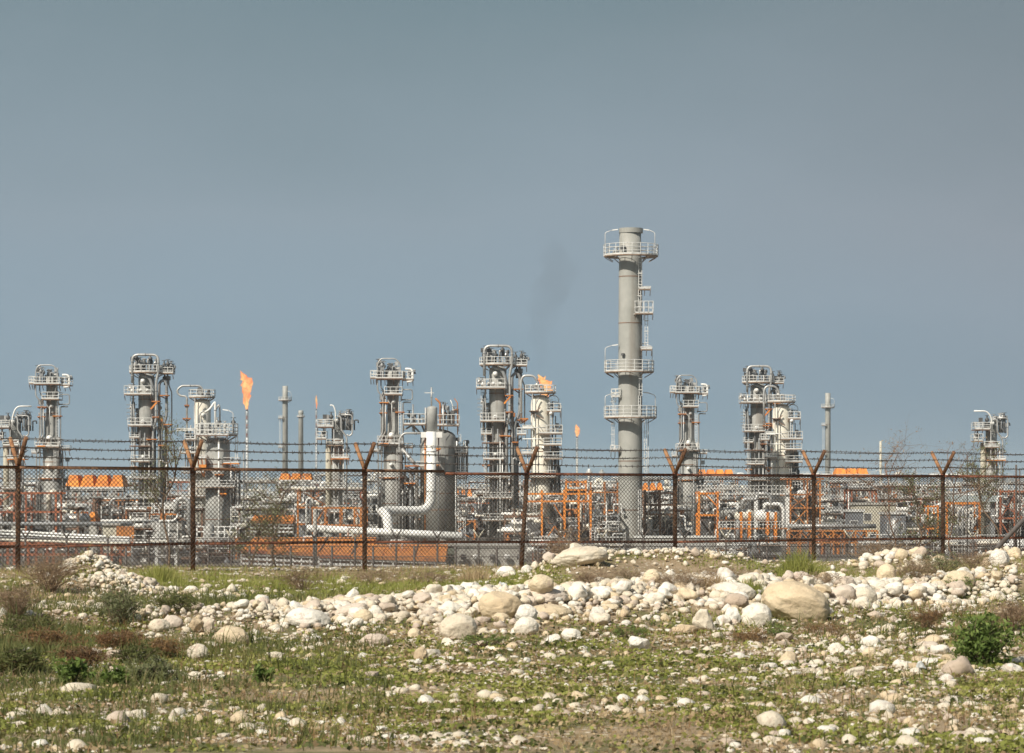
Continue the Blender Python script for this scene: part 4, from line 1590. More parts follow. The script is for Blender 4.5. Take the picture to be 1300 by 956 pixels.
# railed orange platform below the wide vessel
frame_thing('orange platform frame with white railing below the wide railed vessel', 249, 302, 684, 727, 366, (251, 268, 285, 300), (684, 700), M_orange2, 4,
            [((256, 690), (268, 722)), ((285, 700), (299, 724)), ((255, 722), (268, 700))], .24, seed=31, fill=1.3)
s = Site('railing', 'white railing along the orange platform below the wide railed vessel', 'railing', 249, 302, 364)
b = MB()
for yy in (668.5, 675): b.beam(s.q(250, yy), s.q(300, yy), .14)
for x in (250, 259, 268, 277, 285, 292, 300): b.beam(s.q(x, 668, 0), s.q(x, 683, 0), .15)
b.build('rail', M_white, s.root)

# long orange roofed cooler banks behind the inner fence
def bank(label, px0, px1, ridge, eave_l, eave_r, base, d, dd):
    """long low shed: orange sloping roof over white slatted header frame"""
    s = Site('cooler_bank', label, 'air cooler', px0, px1, d)
    n = max(3, round((px1 - px0) / s.k / 3.2))
    A = s.q(px0, eave_l, 0); B = s.q(px1, eave_r, 0)
    rz_ = s.q(0, ridge).z + 0.0
    kk = F / (d + dd)
    rzl = CAMZ + (HOR - ridge) / kk - ZP
    for i in range(n):
        f0, f1 = i / n, (i + 1) / n
        a = A.lerp(B, f0); c = A.lerp(B, f1)
        a.x += .04; c.x -= .04
        MB().hexa([(a.x, 0, a.z - .35), (c.x, 0, c.z - .35), (c.x, dd, c.z - .35), (a.x, dd, a.z - .35)],
                  [(a.x, .3, a.z), (c.x, .3, c.z), (c.x, dd, max(rzl, c.z + .1)), (a.x, dd, max(rzl, a.z + .1))]).build('roof_panel', M_orange, s.root)
        MB().hexa([(a.x, -.12, a.z - .45), (c.x, -.12, c.z - .45), (c.x, -.02, c.z - .45), (a.x, -.02, a.z - .45)],
                  [(a.x, -.12, a.z - .06), (c.x, -.12, c.z - .06), (c.x, -.02, c.z - .06), (a.x, -.02, a.z - .06)]).build('fascia', M_orange2 if i % 4 else M_redox, s.root)
        if i % 2:
            zt_ = max(rzl, c.z + .1)
            MB().tube([(a.x, .4, a.z + .08), (a.x, dd, zt_ + .08)], .09, 5).build('roof_seam', M_brown, s.root)
        if i % 5 == 2:
            MB().tube([(a.x + .5, dd * .6, a.z + .3), (a.x + .5, dd * .6, a.z + 1.5), (a.x + 1.8, dd * .6, a.z + 1.5), (a.x + 1.8, dd * .6, a.z + .4)], .12, 6).build('vent_pipe', M_rail, s.root)
    b = MB()
    for f in (0.0, .35, .7):
        zz = -.55 - f * 1.5
        b.beam((A.x, .12, A.z + zz), (B.x, .12, B.z + zz), .16, .24)
    m = n * 3
    for i in range(m + 1):
        p = A.lerp(B, i / m)
        b.beam((p.x, .2, p.z - .5), (p.x, .2, p.z - 1.9), .12)
    b.build('header_frame', M_rail, s.root)
    p0 = A.copy(); p1 = B.copy()
    MB().hexa([(p0.x, .6, p0.z - 1.9), (p1.x, .6, p1.z - 1.9), (p1.x, dd - .5, p1.z - 1.9), (p0.x, dd - .5, p0.z - 1.9)],
              [(p0.x, .6, p0.z - .4), (p1.x, .6, p1.z - .4), (p1.x, dd - .5, p1.z - .4), (p0.x, dd - .5, p0.z - .4)]).build('tube_bundle', M_brown, s.root)
    g = MB()
    for i in range(0, n + 1, 2):
        p = A.lerp(B, i / n)
        for y in (.4, dd - .4): g.beam((p.x, y, -1), (p.x, y, p.z - 1.9), .3)
    g.build('leg', M_pipe, s.root)
    return s


bank('orange-roofed long low cooler bank, the right-hand one ending beside the grey slab', 405, 566, 691, 703, 708, 724, 303, 12)
bank('orange-roofed long low cooler bank, the left-hand one behind the olive tree', 306, 470, 682, 697, 704, 722, 318, 16)
bank('narrow orange roof strip behind the two long cooler banks', 398, 452, 682.5, 686, 686, 700, 350, 6)
bank('orange roof glimpsed between the wide vessel and the olive tree', 318, 372, 654, 660, 661, 680, 395, 6)

# dark mound behind the cooler banks (stony grey heap)
b = MB()
s = Site('gravel_mound', 'long low grey gravel mound between the white main pipe and the orange cooler banks', 'mound', 400, 585, 380)
n = 26; rows = 7
R = random.Random(8)
Wm = s.q(590, 0).x - s.q(398, 0).x
for i in range(n + 1):
    for j in range(rows + 1):
        x = s.q(398, 0).x + Wm * i / n; y = -8 + 16 * j / rows
        h = math.sin(math.pi * j / rows) * (math.sin(math.pi * min(1, i / n * 1.0)) ** .5) * (2.2 + .5 * math.sin(i * .9) + R.uniform(-.15, .15))
        b.v.append((x, y, h - .1))
for i in range(n):
    for j in range(rows):
        b.f.append((i * (rows + 1) + j, (i + 1) * (rows + 1) + j, (i + 1) * (rows + 1) + j + 1, i * (rows + 1) + j + 1)); b.sm.append(False)
o = b.build('mound_surface', mat('grey_gravel', (.27, .25, .22), (.17, .16, .145), .95, 0, .9, 0, bump=.5), s.root)

# walls, slabs, buildings
def block(name, label, cat, px0, px1, top, base, d, depth, m, capm=None, z0=None, extra=None):
    s = Site(name, label, cat, px0, px1, d)
    a = s.q(px0, base, 0); c = s.q(px1, top, 0)
    z0 = 0 if z0 is None else z0
    MB().box(a.x, c.x, 0, depth, z0, c.z).build('wall', m, s.root)
    MB().box(a.x - .15, c.x + .15, -.15, depth + .15, c.z + .003, c.z + .3).build('coping', capm or M_conc, s.root)
    return s


s = block('basin_wall', 'long pale concrete basin wall right of the orange cooler bank', 'wall', 580, 668, 695, 712, 322, 16, M_conc)
for k, x in enumerate((585, 600, 622, 640, 656)):
    MB().tube([s.q(x, 707, -.6), s.q(x + 7, 707, -.6)], .3, 8).build('pipe_stub', M_white if k % 2 else M_dark, s.root)
block('green_cabinet', 'small grey-green cabinet at the right end of the orange cooler bank', 'cabinet', 566, 577, 694, 705, 316, 4, mat('grey_green_paint', (.16, .19, .15)))
s = block('long_wall', 'long low concrete wall running right from the chimney foot', 'wall', 806, 908, 683, 700, 400, 2, M_conc, M_rail)
s = Site('white_roof', 'low white sloping slab right of the chimney foot', 'roof', 830, 905, 352)
a = s.q(831, 690); c = s.q(905, 690)
MB().hexa([(a.x, 0, s.q(0, 700).z), (c.x, 0, s.q(0, 698).z), (c.x, 9, s.q(0, 699).z), (a.x, 9, s.q(0, 699).z)],
          [(a.x, 0, s.q(0, 698).z), (c.x, 0, s.q(0, 694).z), (c.x, 9, s.q(0, 689).z), (a.x, 9, s.q(0, 690).z)]).build('slab', M_conc, s.root)
MB().box(a.x + .3, c.x - .3, .5, 8.5, -.5, s.q(0, 700.5).z).build('wall', M_pipe, s.root)
for (x0, x1, t, dd_, m, lb) in ((1086, 1137, 641, 425, M_beige, 'pale cream flat-roofed building right of the lone slim chimney'),
                              (1079, 1096, 650, 408, M_grey, 'dark grey box cabin in front of the cream building'),
                              (1124, 1150, 653, 405, M_grey, 'bluish grey cabin half hidden by the thorny bush, right of the cream building')):
    s = Site('plant_building', lb, 'building', x0, x1, dd_)
    h = s.q(0, t).z
    MB().box(s.q(x0, 0).x, s.q(x1, 0).x, 0, 6, 0, h).build('wall', m, s.root)
    MB().box(s.q(x0, 0).x - .2, s.q(x1, 0).x + .2, -.2, 6.2, h + .003, h + .35).build('roof', M_conc if m is M_beige else M_rail, s.root)
    for k in range(2 if x1 - x0 > 20 else 1):
        xx = s.q(x0 + (x1 - x0) * (.3 + .4 * k), 0).x
        fr_ = MB().box(xx - .6, xx + .6, -.06, -.003, h - 2.4, h - 1.2).build('window', M_rail, s.root)
        MB().box(xx - .5, xx + .5, -.09, -.063, h - 2.3, h - 1.3).build('pane', M_dark, fr_)

# horizontal drum with orange saddles
s = Site('horizontal_drum', 'long cream horizontal drum with domed ends on orange saddles', 'vessel', 930, 992, 420)
r = 8.2 / s.k
for k, (xa, xb, py) in enumerate(((932, 957, 654), (958, 990, 655))):
    a = s.q(xa, py, 0); Lh = (xb - xa) / s.k
    prof = [(.1, 0), (r * .6, .15), (r * .9, .5), (r, 1.0), (r, Lh - 1.0), (r * .9, Lh - .5), (r * .6, Lh - .15), (.1, Lh)]
    MB().lathe(prof, 22, a, 'x').build('drum', M_cream if k == 0 else M_white, s.root)
for x in (940, 951, 974, 984):
    a = s.q(x, 650, 0)
    MB().box(a.x - .2, a.x + .2, -r - .08, r + .1, 0, a.z).build('saddle', M_orange, s.root)
for i, pts in enumerate((((942, 646), (942, 634), (960, 634), (960, 628)), ((970, 646), (970, 640), (990, 640), (994, 646), (994, 690)),
                         ((936, 660), (936, 690)), ((958, 627), (974, 627), (978, 632), (978, 646)), ((925, 640), (936, 640), (936, 648)))):
    MB().tube([s.q(x, y, -1.0) for x, y in pts], .3, 8).build('pipe', [M_alu, M_white, M_pipe, M_alu, M_white][i], s.root)
s = Site('steel_walkway', 'long white railed walkway level with the top of the orange and white portal frame', 'walkway', 885, 1002, 432)
dk = MB().box(s.q(885, 0).x, s.q(1002, 0).x, 0, 1.2, s.q(0, 628).z, s.q(0, 626).z).build('deck', M_rail, s.root)
b = MB()
for yy in (616.5, 621): b.beam(s.q(885, yy), s.q(1002, yy), .1)
for k in range(22): b.beam(s.q(885 + k * 5.57, 616.5), s.q(885 + k * 5.57, 627), .1)
b.build('railing', M_rail, dk)
for x in (912, 960, 1000): MB().beam(s.q(x, 628, .6), s.q(x, 700, .6), .55).build('leg', M_white, s.root)
s = Site('steel_walkway', 'low pale railed walkway in front of the cream horizontal drum', 'walkway', 912, 1000, 405)
dk = MB().box(s.q(912, 0).x, s.q(1000, 0).x, 0, 1.2, s.q(0, 672).z, s.q(0, 670).z).build('deck', M_orange2, s.root)
b = MB()
for yy in (662, 666): b.beam(s.q(912, yy), s.q(1000, yy), .09)
for k in range(18): b.beam(s.q(912 + k * 5.17, 662), s.q(912 + k * 5.17, 671), .09)
b.build('railing', M_rail, dk)
for x in (914, 930, 946, 962, 980, 998): MB().beam(s.q(x, 672, .6), s.q(x, 702, .6), .3).build('leg', M_pipe, s.root)

# pale pipe on an orange trestle at right
world_tube('trestle_pipe', 'thick pale grey pipe running level across the seventh bay at right, above the orange trestle', 'pipe', [(1000, 668, 398), (1112, 668, 398)], 2.9, M_alu, 12, flange=5)
s = Site('pipe_trestle', 'orange trestle of crossed braces and posts beneath the thick pale pipe at right', 'trestle', 1000, 1114, 396)
b = MB()
for k, x in enumerate(range(1002, 1116, 14)):
    b.beam(s.q(x, 674, 0), s.q(x, 722, 0), .24)
    b.beam(s.q(x, 674, 3), s.q(x, 722, 3), .24)
    if x < 1100:
        b.beam(s.q(x, 675, .1), s.q(x + 14, 688, .1), .16)
        b.beam(s.q(x + 14, 675, .2), s.q(x, 688, .2), .16)
for yy in (674, 689): b.beam(s.q(1000, yy, .005), s.q(1114, yy, .005), .24)
b.build('frame', M_orange2, s.root)
R = random.Random(77)
for k in range(16):
    x = R.uniform(1040, 1112)
    MB().tube([s.q(x, 722, .8), s.q(x, R.uniform(676, 695), .8)], R.choice((.2, .3, .4)), 8).build('riser_pipe', R.choice([M_pipe, M_alu, M_orange, M_redox, M_grey]), s.root)

# right: pipe bridge beam and upright pipes
s = Site('pipe_bridge', 'bluish grey box girder pipe bridge at right, over the orange portal frame', 'bridge', 1200, 1268, 415)
MB().box(s.q(1200, 0).x, s.q(1268, 0).x, 0, 2.5, s.q(0, 637).z, s.q(0, 629).z).build('girder', mat('blue_grey_paint', (.42, .47, .47), (.33, .37, .37), .6), s.root)
for x in (1204, 1262): MB().beam(s.q(x, 637, 1.2), s.q(x, 702, 1.2), .6).build('leg', M_pipe, s.root)
b = MB()
for yy in (620, 624.5): b.beam(s.q(1200, yy), s.q(1268, yy), .09)
for k in range(14): b.beam(s.q(1200 + k * 5.2, 620), s.q(1200 + k * 5.2, 629), .09)
b.build('railing', M_rail, s.root)
for i, (x, t) in enumerate(((1216, 650), (1222, 646), (1227, 645))):
    world_tube('upright_pipe', ('shorter left', 'middle', 'right-hand')[i] + ' grey upright pipe of three inside the orange portal frame at right', 'pipe',
               [(x, 705, 402), (x, t, 402), (x + 6, t - 3, 403)], 1.7, M_alu, 10, bend=1.2, group=None)
world_tube('bent_pipe', 'white pipe bending down beside the red-orange frame at far right', 'pipe', [(1275, 630, 410), (1266, 630, 410), (1266, 655, 410), (1258, 655, 410)], 1.0, M_white, 8, bend=.6)
world_tube('bent_pipe', 'white pipe dropping in a step left of the tall chimney', 'pipe', [(770, 640, 440), (770, 671, 440), (753, 671, 440)], .9, M_white, 8, bend=.6)
world_tube('bent_pipe', 'white pipe dropping in a step just right of the fifth fence post', 'pipe',
           [(863, 655, 440), (870, 655, 440), (870, 672, 440), (880, 676, 440)], 1.0, M_white, 8, bend=.8)

# thin masts and posts standing behind the fence
def mast(label, px, top, base, d, rpx, m, arm=None):
    s = Site('mast', label, 'mast', px, px, d, z=P(px, base, d).z)
    MB().tube([s.q(px, base), s.q(px, top)], rpx / s.k, 8).build('pole', m, s.root)
    if arm:
        MB().tube([s.q(px, top + 2), s.q(px + arm, top - 1)], rpx / s.k * .7, 6).build('arm', m, s.root)
    return s


mast('thin pale mast in front of the tallest process column', 635, 560, 690, 400, .7, M_rail)
mast('thin pale mast just right of the wide squat tower', 578.5, 600, 700, 400, .6, M_rail)
mast('stubby grey concrete post behind the left cooler bank', 400, 646, 718, 250, 2.6, M_conc)
mast('thin grey mast with a small crosshead left of the far right column', 1228, 578, 712, 190, .7, M_postd, 6)
mast('thick dark post near the right edge, left of its twin', 1290, 590, 705, 95, 1.3, M_postd)
mast('thin dark post near the right edge, right of its twin', 1294.5, 596, 705, 96, .9, M_postd)
mast('thin white mast right of the branches at right', 1163, 605, 690, 420, .6, M_rail)
mast('thin dark pole left of the slim distant chimney', 309.5, 571, 650, 430, .9, M_pipe)

# ================================================================== fences
def fpt(px):
    """point on the outer fence line seen at px"""
    t = (px - 650) / F
    # Y = 59.6 + .6264*(X+10.3),  X = t*Y
    Y_ = (59.6 + .6264 * 10.3) / (1 - .6264 * t)
    return Vector((t * Y_, Y_, 0))


fd = (fpt(1197) - fpt(25)).normalized()
perp = Vector((-fd.y, fd.x, 0))
fence = thing('chain_link_fence', 'rusty chain-link fence with Y-shaped posts and barbed wire, right across the view', 'fence', (0, fpt(650).y, 0))
FB = Vector((0, fpt(650).y, 0))


def railz(px):
    top = np.interp(px, [-60, 0, 245, 463, 563], [592.5, 593, 595.5, 597.5, 598.3]) if px < 563 else np.interp(px, [563, 670, 855, 1033, 1197, 1380], [601.5, 601.8, 603, 604, 604.5, 606])
    low = np.interp(px, [-60, 25, 245, 463, 670, 855, 1033, 1197, 1380], [695, 694, 690, 688, 688, 688, 685.5, 683.5, 682])
    return top, low


def fz(px, py):
    p = fpt(px)
    return Vector((p.x, p.y, CAMZ + (HOR - py) / F * p.y))


POSTS = [-212, 23, 245, 463, 669, 857, 1033, 1197, 1352]
for i, px in enumerate(POSTS):
    b = MB()
    top, low = railz(px)
    tp = fz(px, top - 1) - FB
    bt = fpt(px if px != 669 else 661) - FB
    zg = zat((bt + FB).x, (bt + FB).y)
    bt = Vector((bt.x, bt.y, zg - .25))
    b.tube([bt, tp], .052, 10)
    pst = b.build('post', M_rust, fence)
    for sgn, nm in ((1, 'far_arm'), (-1, 'near_arm')):
        tip = tp + perp * (.44 * sgn) + Vector((0, 0, .60 if i else .6))
        a = MB().tube([tp + Vector((0, 0, .01)), tip], .046, 10)
        a.build('barbed_wire_arm', M_rustlit if sgn > 0 else M_rust, pst)  # far arms get a paler rust: their sunlit look is painted in
    MB().tube([tp - Vector((0, 0, .12)), tp + Vector((0, 0, .03))], .064, 10).build('rail_collar', M_rustd, pst)


def railrun(pxs, which, r, m, dz=0):
    pts = []
    for px in pxs:
        pts.append(fz(px, railz(px)[which]) - FB + perp * -.055 + Vector((0, 0, dz)))
    return MB().tube(pts, r, 10, 0).build('rail', m, fence)


railrun([-100, 23, 245, 463, 562], 0, .036, M_rust)
railrun([563.5, 669, 857, 1033, 1197, 1352], 0, .034, M_rustd)
railrun([-100, 23, 245, 463], 1, .032, M_rustd)
railrun([464, 669, 857], 1, .032, M_rustd)
railrun([858, 1033, 1197, 1352], 1, .032, M_rustd)
# corner brace at right
q1 = fz(1256, 697) + Vector((0, 0, 0)); q2 = fz(1318, 636)
MB().tube([q1 - FB + perp * -.25, q2 - FB + perp * -.12], .062, 10).build('brace', M_postd, fence)

# woven wire
s0_, s1_ = -100, 1352
A_ = fpt(s0_); B_ = fpt(s1_)
Lf = (B_ - A_).length


def along(t):
    return A_.x + (B_.x - A_.x) * t / Lf, A_.y + (B_.y - A_.y) * t / Lf


pxl = np.linspace(s0_, s1_, 60)
tl = np.array([(fpt(p) - A_).length for p in pxl])
ztop = np.array([CAMZ + (HOR - railz(p)[0]) / F * fpt(p).y for p in pxl])
pitch = .098
b = MB()
NW = int(Lf / pitch) + 34
rw = .0066
Rw = random.Random(3)
for fam in (0, 1):
    for i in range(-34, NW):
        # wire climbs at 45 degrees: t = t0 + z (fam 0) or t0 - z
        t0 = i * pitch + (pitch * .25 if fam else 0)
        zb_ = .06
        pts = []
        for z in np.linspace(zb_, 2.25, 9):
            tt = t0 + (z if fam == 0 else -z) * 1.0 + (0 if fam == 0 else 2.2)
            if tt < 0 or tt > Lf:
                continue
            zt = np.interp(tt, tl, ztop)
            if z > zt:
                z = zt
            x, y = along(tt)
            sag = .012 * math.sin(tt * 1.7 + z * 2) + .01 * math.sin(tt * 4.1)
            pts.append((x + perp.x * (sag + .004 * fam) - perp.x * .09, y + perp.y * (sag + .004 * fam) - perp.y * .09 - FB.y, z + .012 * math.sin(tt * 2.3)))
        if len(pts) > 1:
            b.tube(pts, rw, 3, 0, cap=False, smooth=False)
b.build('wire_mesh', M_wire, fence)
# barbed strands (three on each row of arms)
for sgn in (1, -1):
    for k, f in enumerate((.93, .62, .30)):
        pts = []
        b = MB()
        for a_, c_ in zip(POSTS[:-1], POSTS[1:]):
            pa = fz(a_, railz(a_)[0] - 1) + perp * (.44 * sgn * f) + Vector((0, 0, .6 * f + .03))
            pc = fz(c_, railz(c_)[0] - 1) + perp * (.44 * sgn * f) + Vector((0, 0, .6 * f + .03))
            m = 9
            for j in range(m):
                t = j / m
                p = pa.lerp(pc, t)
                p.z -= .035 * math.sin(math.pi * t) * Rw.uniform(.8, 1.2)
                pts.append(p - FB)
        pts.append(pc - FB)
        b.tube(pts, .0070, 4, 0, cap=False, smooth=False)
        for a_, c_ in zip(pts[:-1], pts[1:]):
            L_ = (c_ - a_).length
            nb = int(L_ / .14)
            for j in range(nb):
                p = a_.lerp(c_, (j + .5) / nb)
                u = Vector((Rw.uniform(-.6, .6), Rw.uniform(-.4, .4), Rw.uniform(-1, 1))).normalized() * .038
                b.beam(p - u, p + u, .012)
        b.build('barbed_wire', M_wireg, fence)

# inner fence: close posts, every other with small V arms
def inner(name_label, d, pxs, top, v, tilt):
    f = thing('inner_fence', name_label, 'fence', (0, d, 0))
    for i, px in enumerate(pxs):
        x = (px - 650) / F * d
        zg = zat(x, d)
        zt = CAMZ + (HOR - top) / F * d
        p = MB().tube([(x, 0, zg - .2), (x, 0, zt)], .075, 6).build('post', M_postd, f)
        if v:
            b = MB()
            b.tube([(x, 0, zt), (x - .38, .1, zt + .62)], .055, 6)
            b.tube([(x, 0, zt), (x + .38, -.1, zt + .62)], .055, 6)
            b.build('wire_arm', M_beige if (i % 3 == 0) else M_postd, p)
    x0, x1 = (pxs[0] - 650) / F * d, (pxs[-1] - 650) / F * d
    zt = CAMZ + (HOR - top) / F * d
    for z in (zt - .02, zt - 1.35):
        b = MB(); b.tube([(x0, 0, z), (x1, 0, z)], .03, 5)
        b.build('rail', M_postd, f)
    b = MB()
    H = zt + 4.2
    pt = .16
    for i in range(int((x1 - x0) / pt)):
        for sg in (1, -1):
            xa = x0 + i * pt
            xb = xa + sg * 2.4
            if x0 < xb < x1:
                b.beam((xa, .05, zt), (xb, .05, zt - 2.4), .012)
    b.build('wire_mesh', M_postd, f)
    return f


inner('dark inner fence with small V-topped posts behind the rusty fence', 205, [-20 + 52.3 * k for k in range(27)], 683, True, 0)
inner('dark inner fence of plain thin posts behind the rusty fence', 190, [3 + 52.3 * k for k in range(26)], 693, False, 0)

# ================================================================== stones
def stone_mat(name, c1, c2, c3):
    m = bpy.data.materials.new(name)
    m.use_nodes = True
    nt = m.node_tree
    L = nt.links.new
    b = nt.nodes['Principled BSDF']
    b.inputs['Roughness'].default_value = .9
    b.inputs['Specular IOR Level'].default_value = .2
    g = nn(nt, 'ShaderNodeNewGeometry')
    oi = nn(nt, 'ShaderNodeObjectInfo')

    def noise(s, det=6, ro=.6):
        n = nn(nt, 'ShaderNodeTexNoise')
        n.inputs['Scale'].default_value = s
        n.inputs['Detail'].default_value = det
        n.inputs['Roughness'].default_value = ro
        L(g.outputs['Position'], n.inputs['Vector'])
        return n.outputs['Fac']

    def rng(src, a, b_, lo=0, hi=1):
        r = nn(nt, 'ShaderNodeMapRange')
        r.inputs[1].default_value = a; r.inputs[2].default_value = b_
        r.inputs[3].default_value = lo; r.inputs[4].default_value = hi
        L(src, r.inputs[0])
        return r.outputs[0]
    rp = nn(nt, 'ShaderNodeValToRGB')
    rp.color_ramp.elements[0].color = (*c1, 1); rp.color_ramp.elements[1].color = (*c2, 1)
    e = rp.color_ramp.elements.new(.5); e.color = (*c3, 1)
    ad = nn(nt, 'ShaderNodeMath', operation='MULTIPLY_ADD')
    L(noise(5.5, 5), ad.inputs[0]); ad.inputs[1].default_value = .8
    mu = nn(nt, 'ShaderNodeMath', operation='MULTIPLY_ADD')
    L(oi.outputs['Random'], mu.inputs[0]); mu.inputs[1].default_value = .75; mu.inputs[2].default_value = -.28
    L(mu.outputs[0], ad.inputs[2])
    L(ad.outputs[0], rp.inputs[0])
    mx = nn(nt, 'ShaderNodeMix', data_type='RGBA')
    L(rng(noise(22, 7, .7), .56, .70, 0, .55), mx.inputs[0])
    L(rp.outputs[0], mx.inputs[6])
    mx.inputs[7].default_value = (.30, .21, .13, 1)
    # reddish and grey patches
    mx2 = nn(nt, 'ShaderNodeMix', data_type='RGBA')
    L(rng(noise(9, 3), .60, .68, 0, .5), mx2.inputs[0])
    L(mx.outputs[2], mx2.inputs[6])
    mx2.inputs[7].default_value = (.42, .30, .25, 1)
    mx3 = nn(nt, 'ShaderNodeMix', data_type='RGBA')
    L(rng(noise(2.3, 6, .7), .50, .72, 0, .42), mx3.inputs[0])
    L(mx2.outputs[2], mx3.inputs[6])
    mx3.inputs[7].default_value = (.36, .29, .20, 1)
    L(mx3.outputs[2], b.inputs['Base Color'])
    bp = nn(nt, 'ShaderNodeBump')
    bp.inputs['Strength'].default_value = .8
    bp.inputs['Distance'].default_value = .03
    L(noise(26, 8, .75), bp.inputs['Height'])
    L(bp.outputs[0], b.inputs['Normal'])
    return m


M_stone = stone_mat('cream_limestone', (.64, .56, .43), (.84, .80, .71), (.78, .72, .60))
M_tan = stone_mat('tan_limestone', (.55, .42, .27), (.74, .63, .45), (.66, .54, .37))
M_pink = stone_mat('brownish_limestone', (.50, .40, .31), (.68, .59, .49), (.60, .51, .42))
M_blue = stone_mat('pale_bluish_stone', (.56, .60, .60), (.72, .74, .73), (.64, .67, .66))
M_white_st = stone_mat('white_limestone', (.72, .68, .58), (.84, .81, .73), (.78, .74, .66))


def rock_mesh(name, seed, angular, sub=3):
    import bmesh
    bm = bmesh.new()
    bmesh.ops.create_icosphere(bm, subdivisions=sub, radius=1)
    R = random.Random(seed)
    planes = []
    soft = angular == 'soft'
    if soft: angular = False
    for _ in range(11 if angular else (4 if soft else 8)):
        n = Vector((R.gauss(0, 1), R.gauss(0, 1), R.gauss(0, 1))).normalized()
        planes.append((n, R.uniform(.55, .80) if angular else (R.uniform(.78, .92) if soft else R.uniform(.66, .90))))
    ph = [Vector((R.uniform(-9, 9), R.uniform(-9, 9), R.uniform(-9, 9))) for _ in range(2)]
    from mathutils import noise as N_
    for v in bm.verts:
        p = v.co.copy()
        for n, dd in planes:
            k = p.dot(n) - dd
            if k > 0: p -= n * k * (.95 if angular else .8)
        if soft: p *= 1 + .10 * N_.noise(p * 1.2 + ph[0]) + .05 * N_.noise(p * 3 + ph[1]) + .035 * N_.noise(p * 7 + ph[0]) + .02 * N_.noise(p * 16 + ph[1])
        else: p *= 1 + .26 * N_.noise(p * 1.0 + ph[0]) + (.12 if angular else .09) * N_.noise(p * 2.6 + ph[1]) + .035 * N_.noise(p * 7 + ph[0])
        v.co = p
    me = bpy.data.meshes.new(name)
    bm.to_mesh(me); bm.free()
    me.polygons.foreach_set('use_smooth', [True] * len(me.polygons))
    if angular:
        try: me.set_sharp_from_angle(angle=math.radians(16))
        except Exception: pass
    return me


def with_mat(me, m):
    c = me.copy(); c.materials.clear(); c.materials.append(m); return c


ROUND = [rock_mesh('stone', 40 + i, False, 4) for i in range(8)]
ANG = [rock_mesh('stone', 80 + i, True, 4) for i in range(7)]
BIG = [rock_mesh('boulder', 140 + i, 'soft', 5) for i in range(6)]
RM = {}
for mm in (M_stone, M_tan, M_pink, M_blue, M_white_st):
    RM[mm.name] = ([with_mat(m, mm) for m in ROUND], [with_mat(m, mm) for m in ANG])
RS = random.Random(99)


def hit(px, py):
    """the spot of ground seen at a pixel"""
    t = (px - 650) / F; s_ = (HOR - py) / F
    Y_ = 15.0
    while Y_ < 90:
        if CAMZ + s_ * Y_ <= zat(t * Y_, Y_):
            return t * Y_, Y_
        Y_ += .06
    return t * Y_, Y_


PLACED = []


def stone(name, label, x, y, z, w, h, dd, m, ang=False, idx=None, rot=None, group=None, cat='stone', tilt=0.0):
    if name == 'boulder' and not ang:
        me = with_mat(BIG[idx % 6], m)
    else:
        me = RS.choice(RM[m.name][1 if ang else 0]) if idx is None else RM[m.name][1 if ang else 0][idx]
    o = bpy.data.objects.new(name, me)
    COL.objects.link(o)
    o.location = (x, y, z)
    o.scale = (w / 1.86, dd / 1.86, h / 1.86)
    o.rotation_euler = (RS.uniform(-.1, .1), tilt, RS.uniform(-.5, .5) if rot is None else rot)
    tag(o, label, cat, group)
    return o


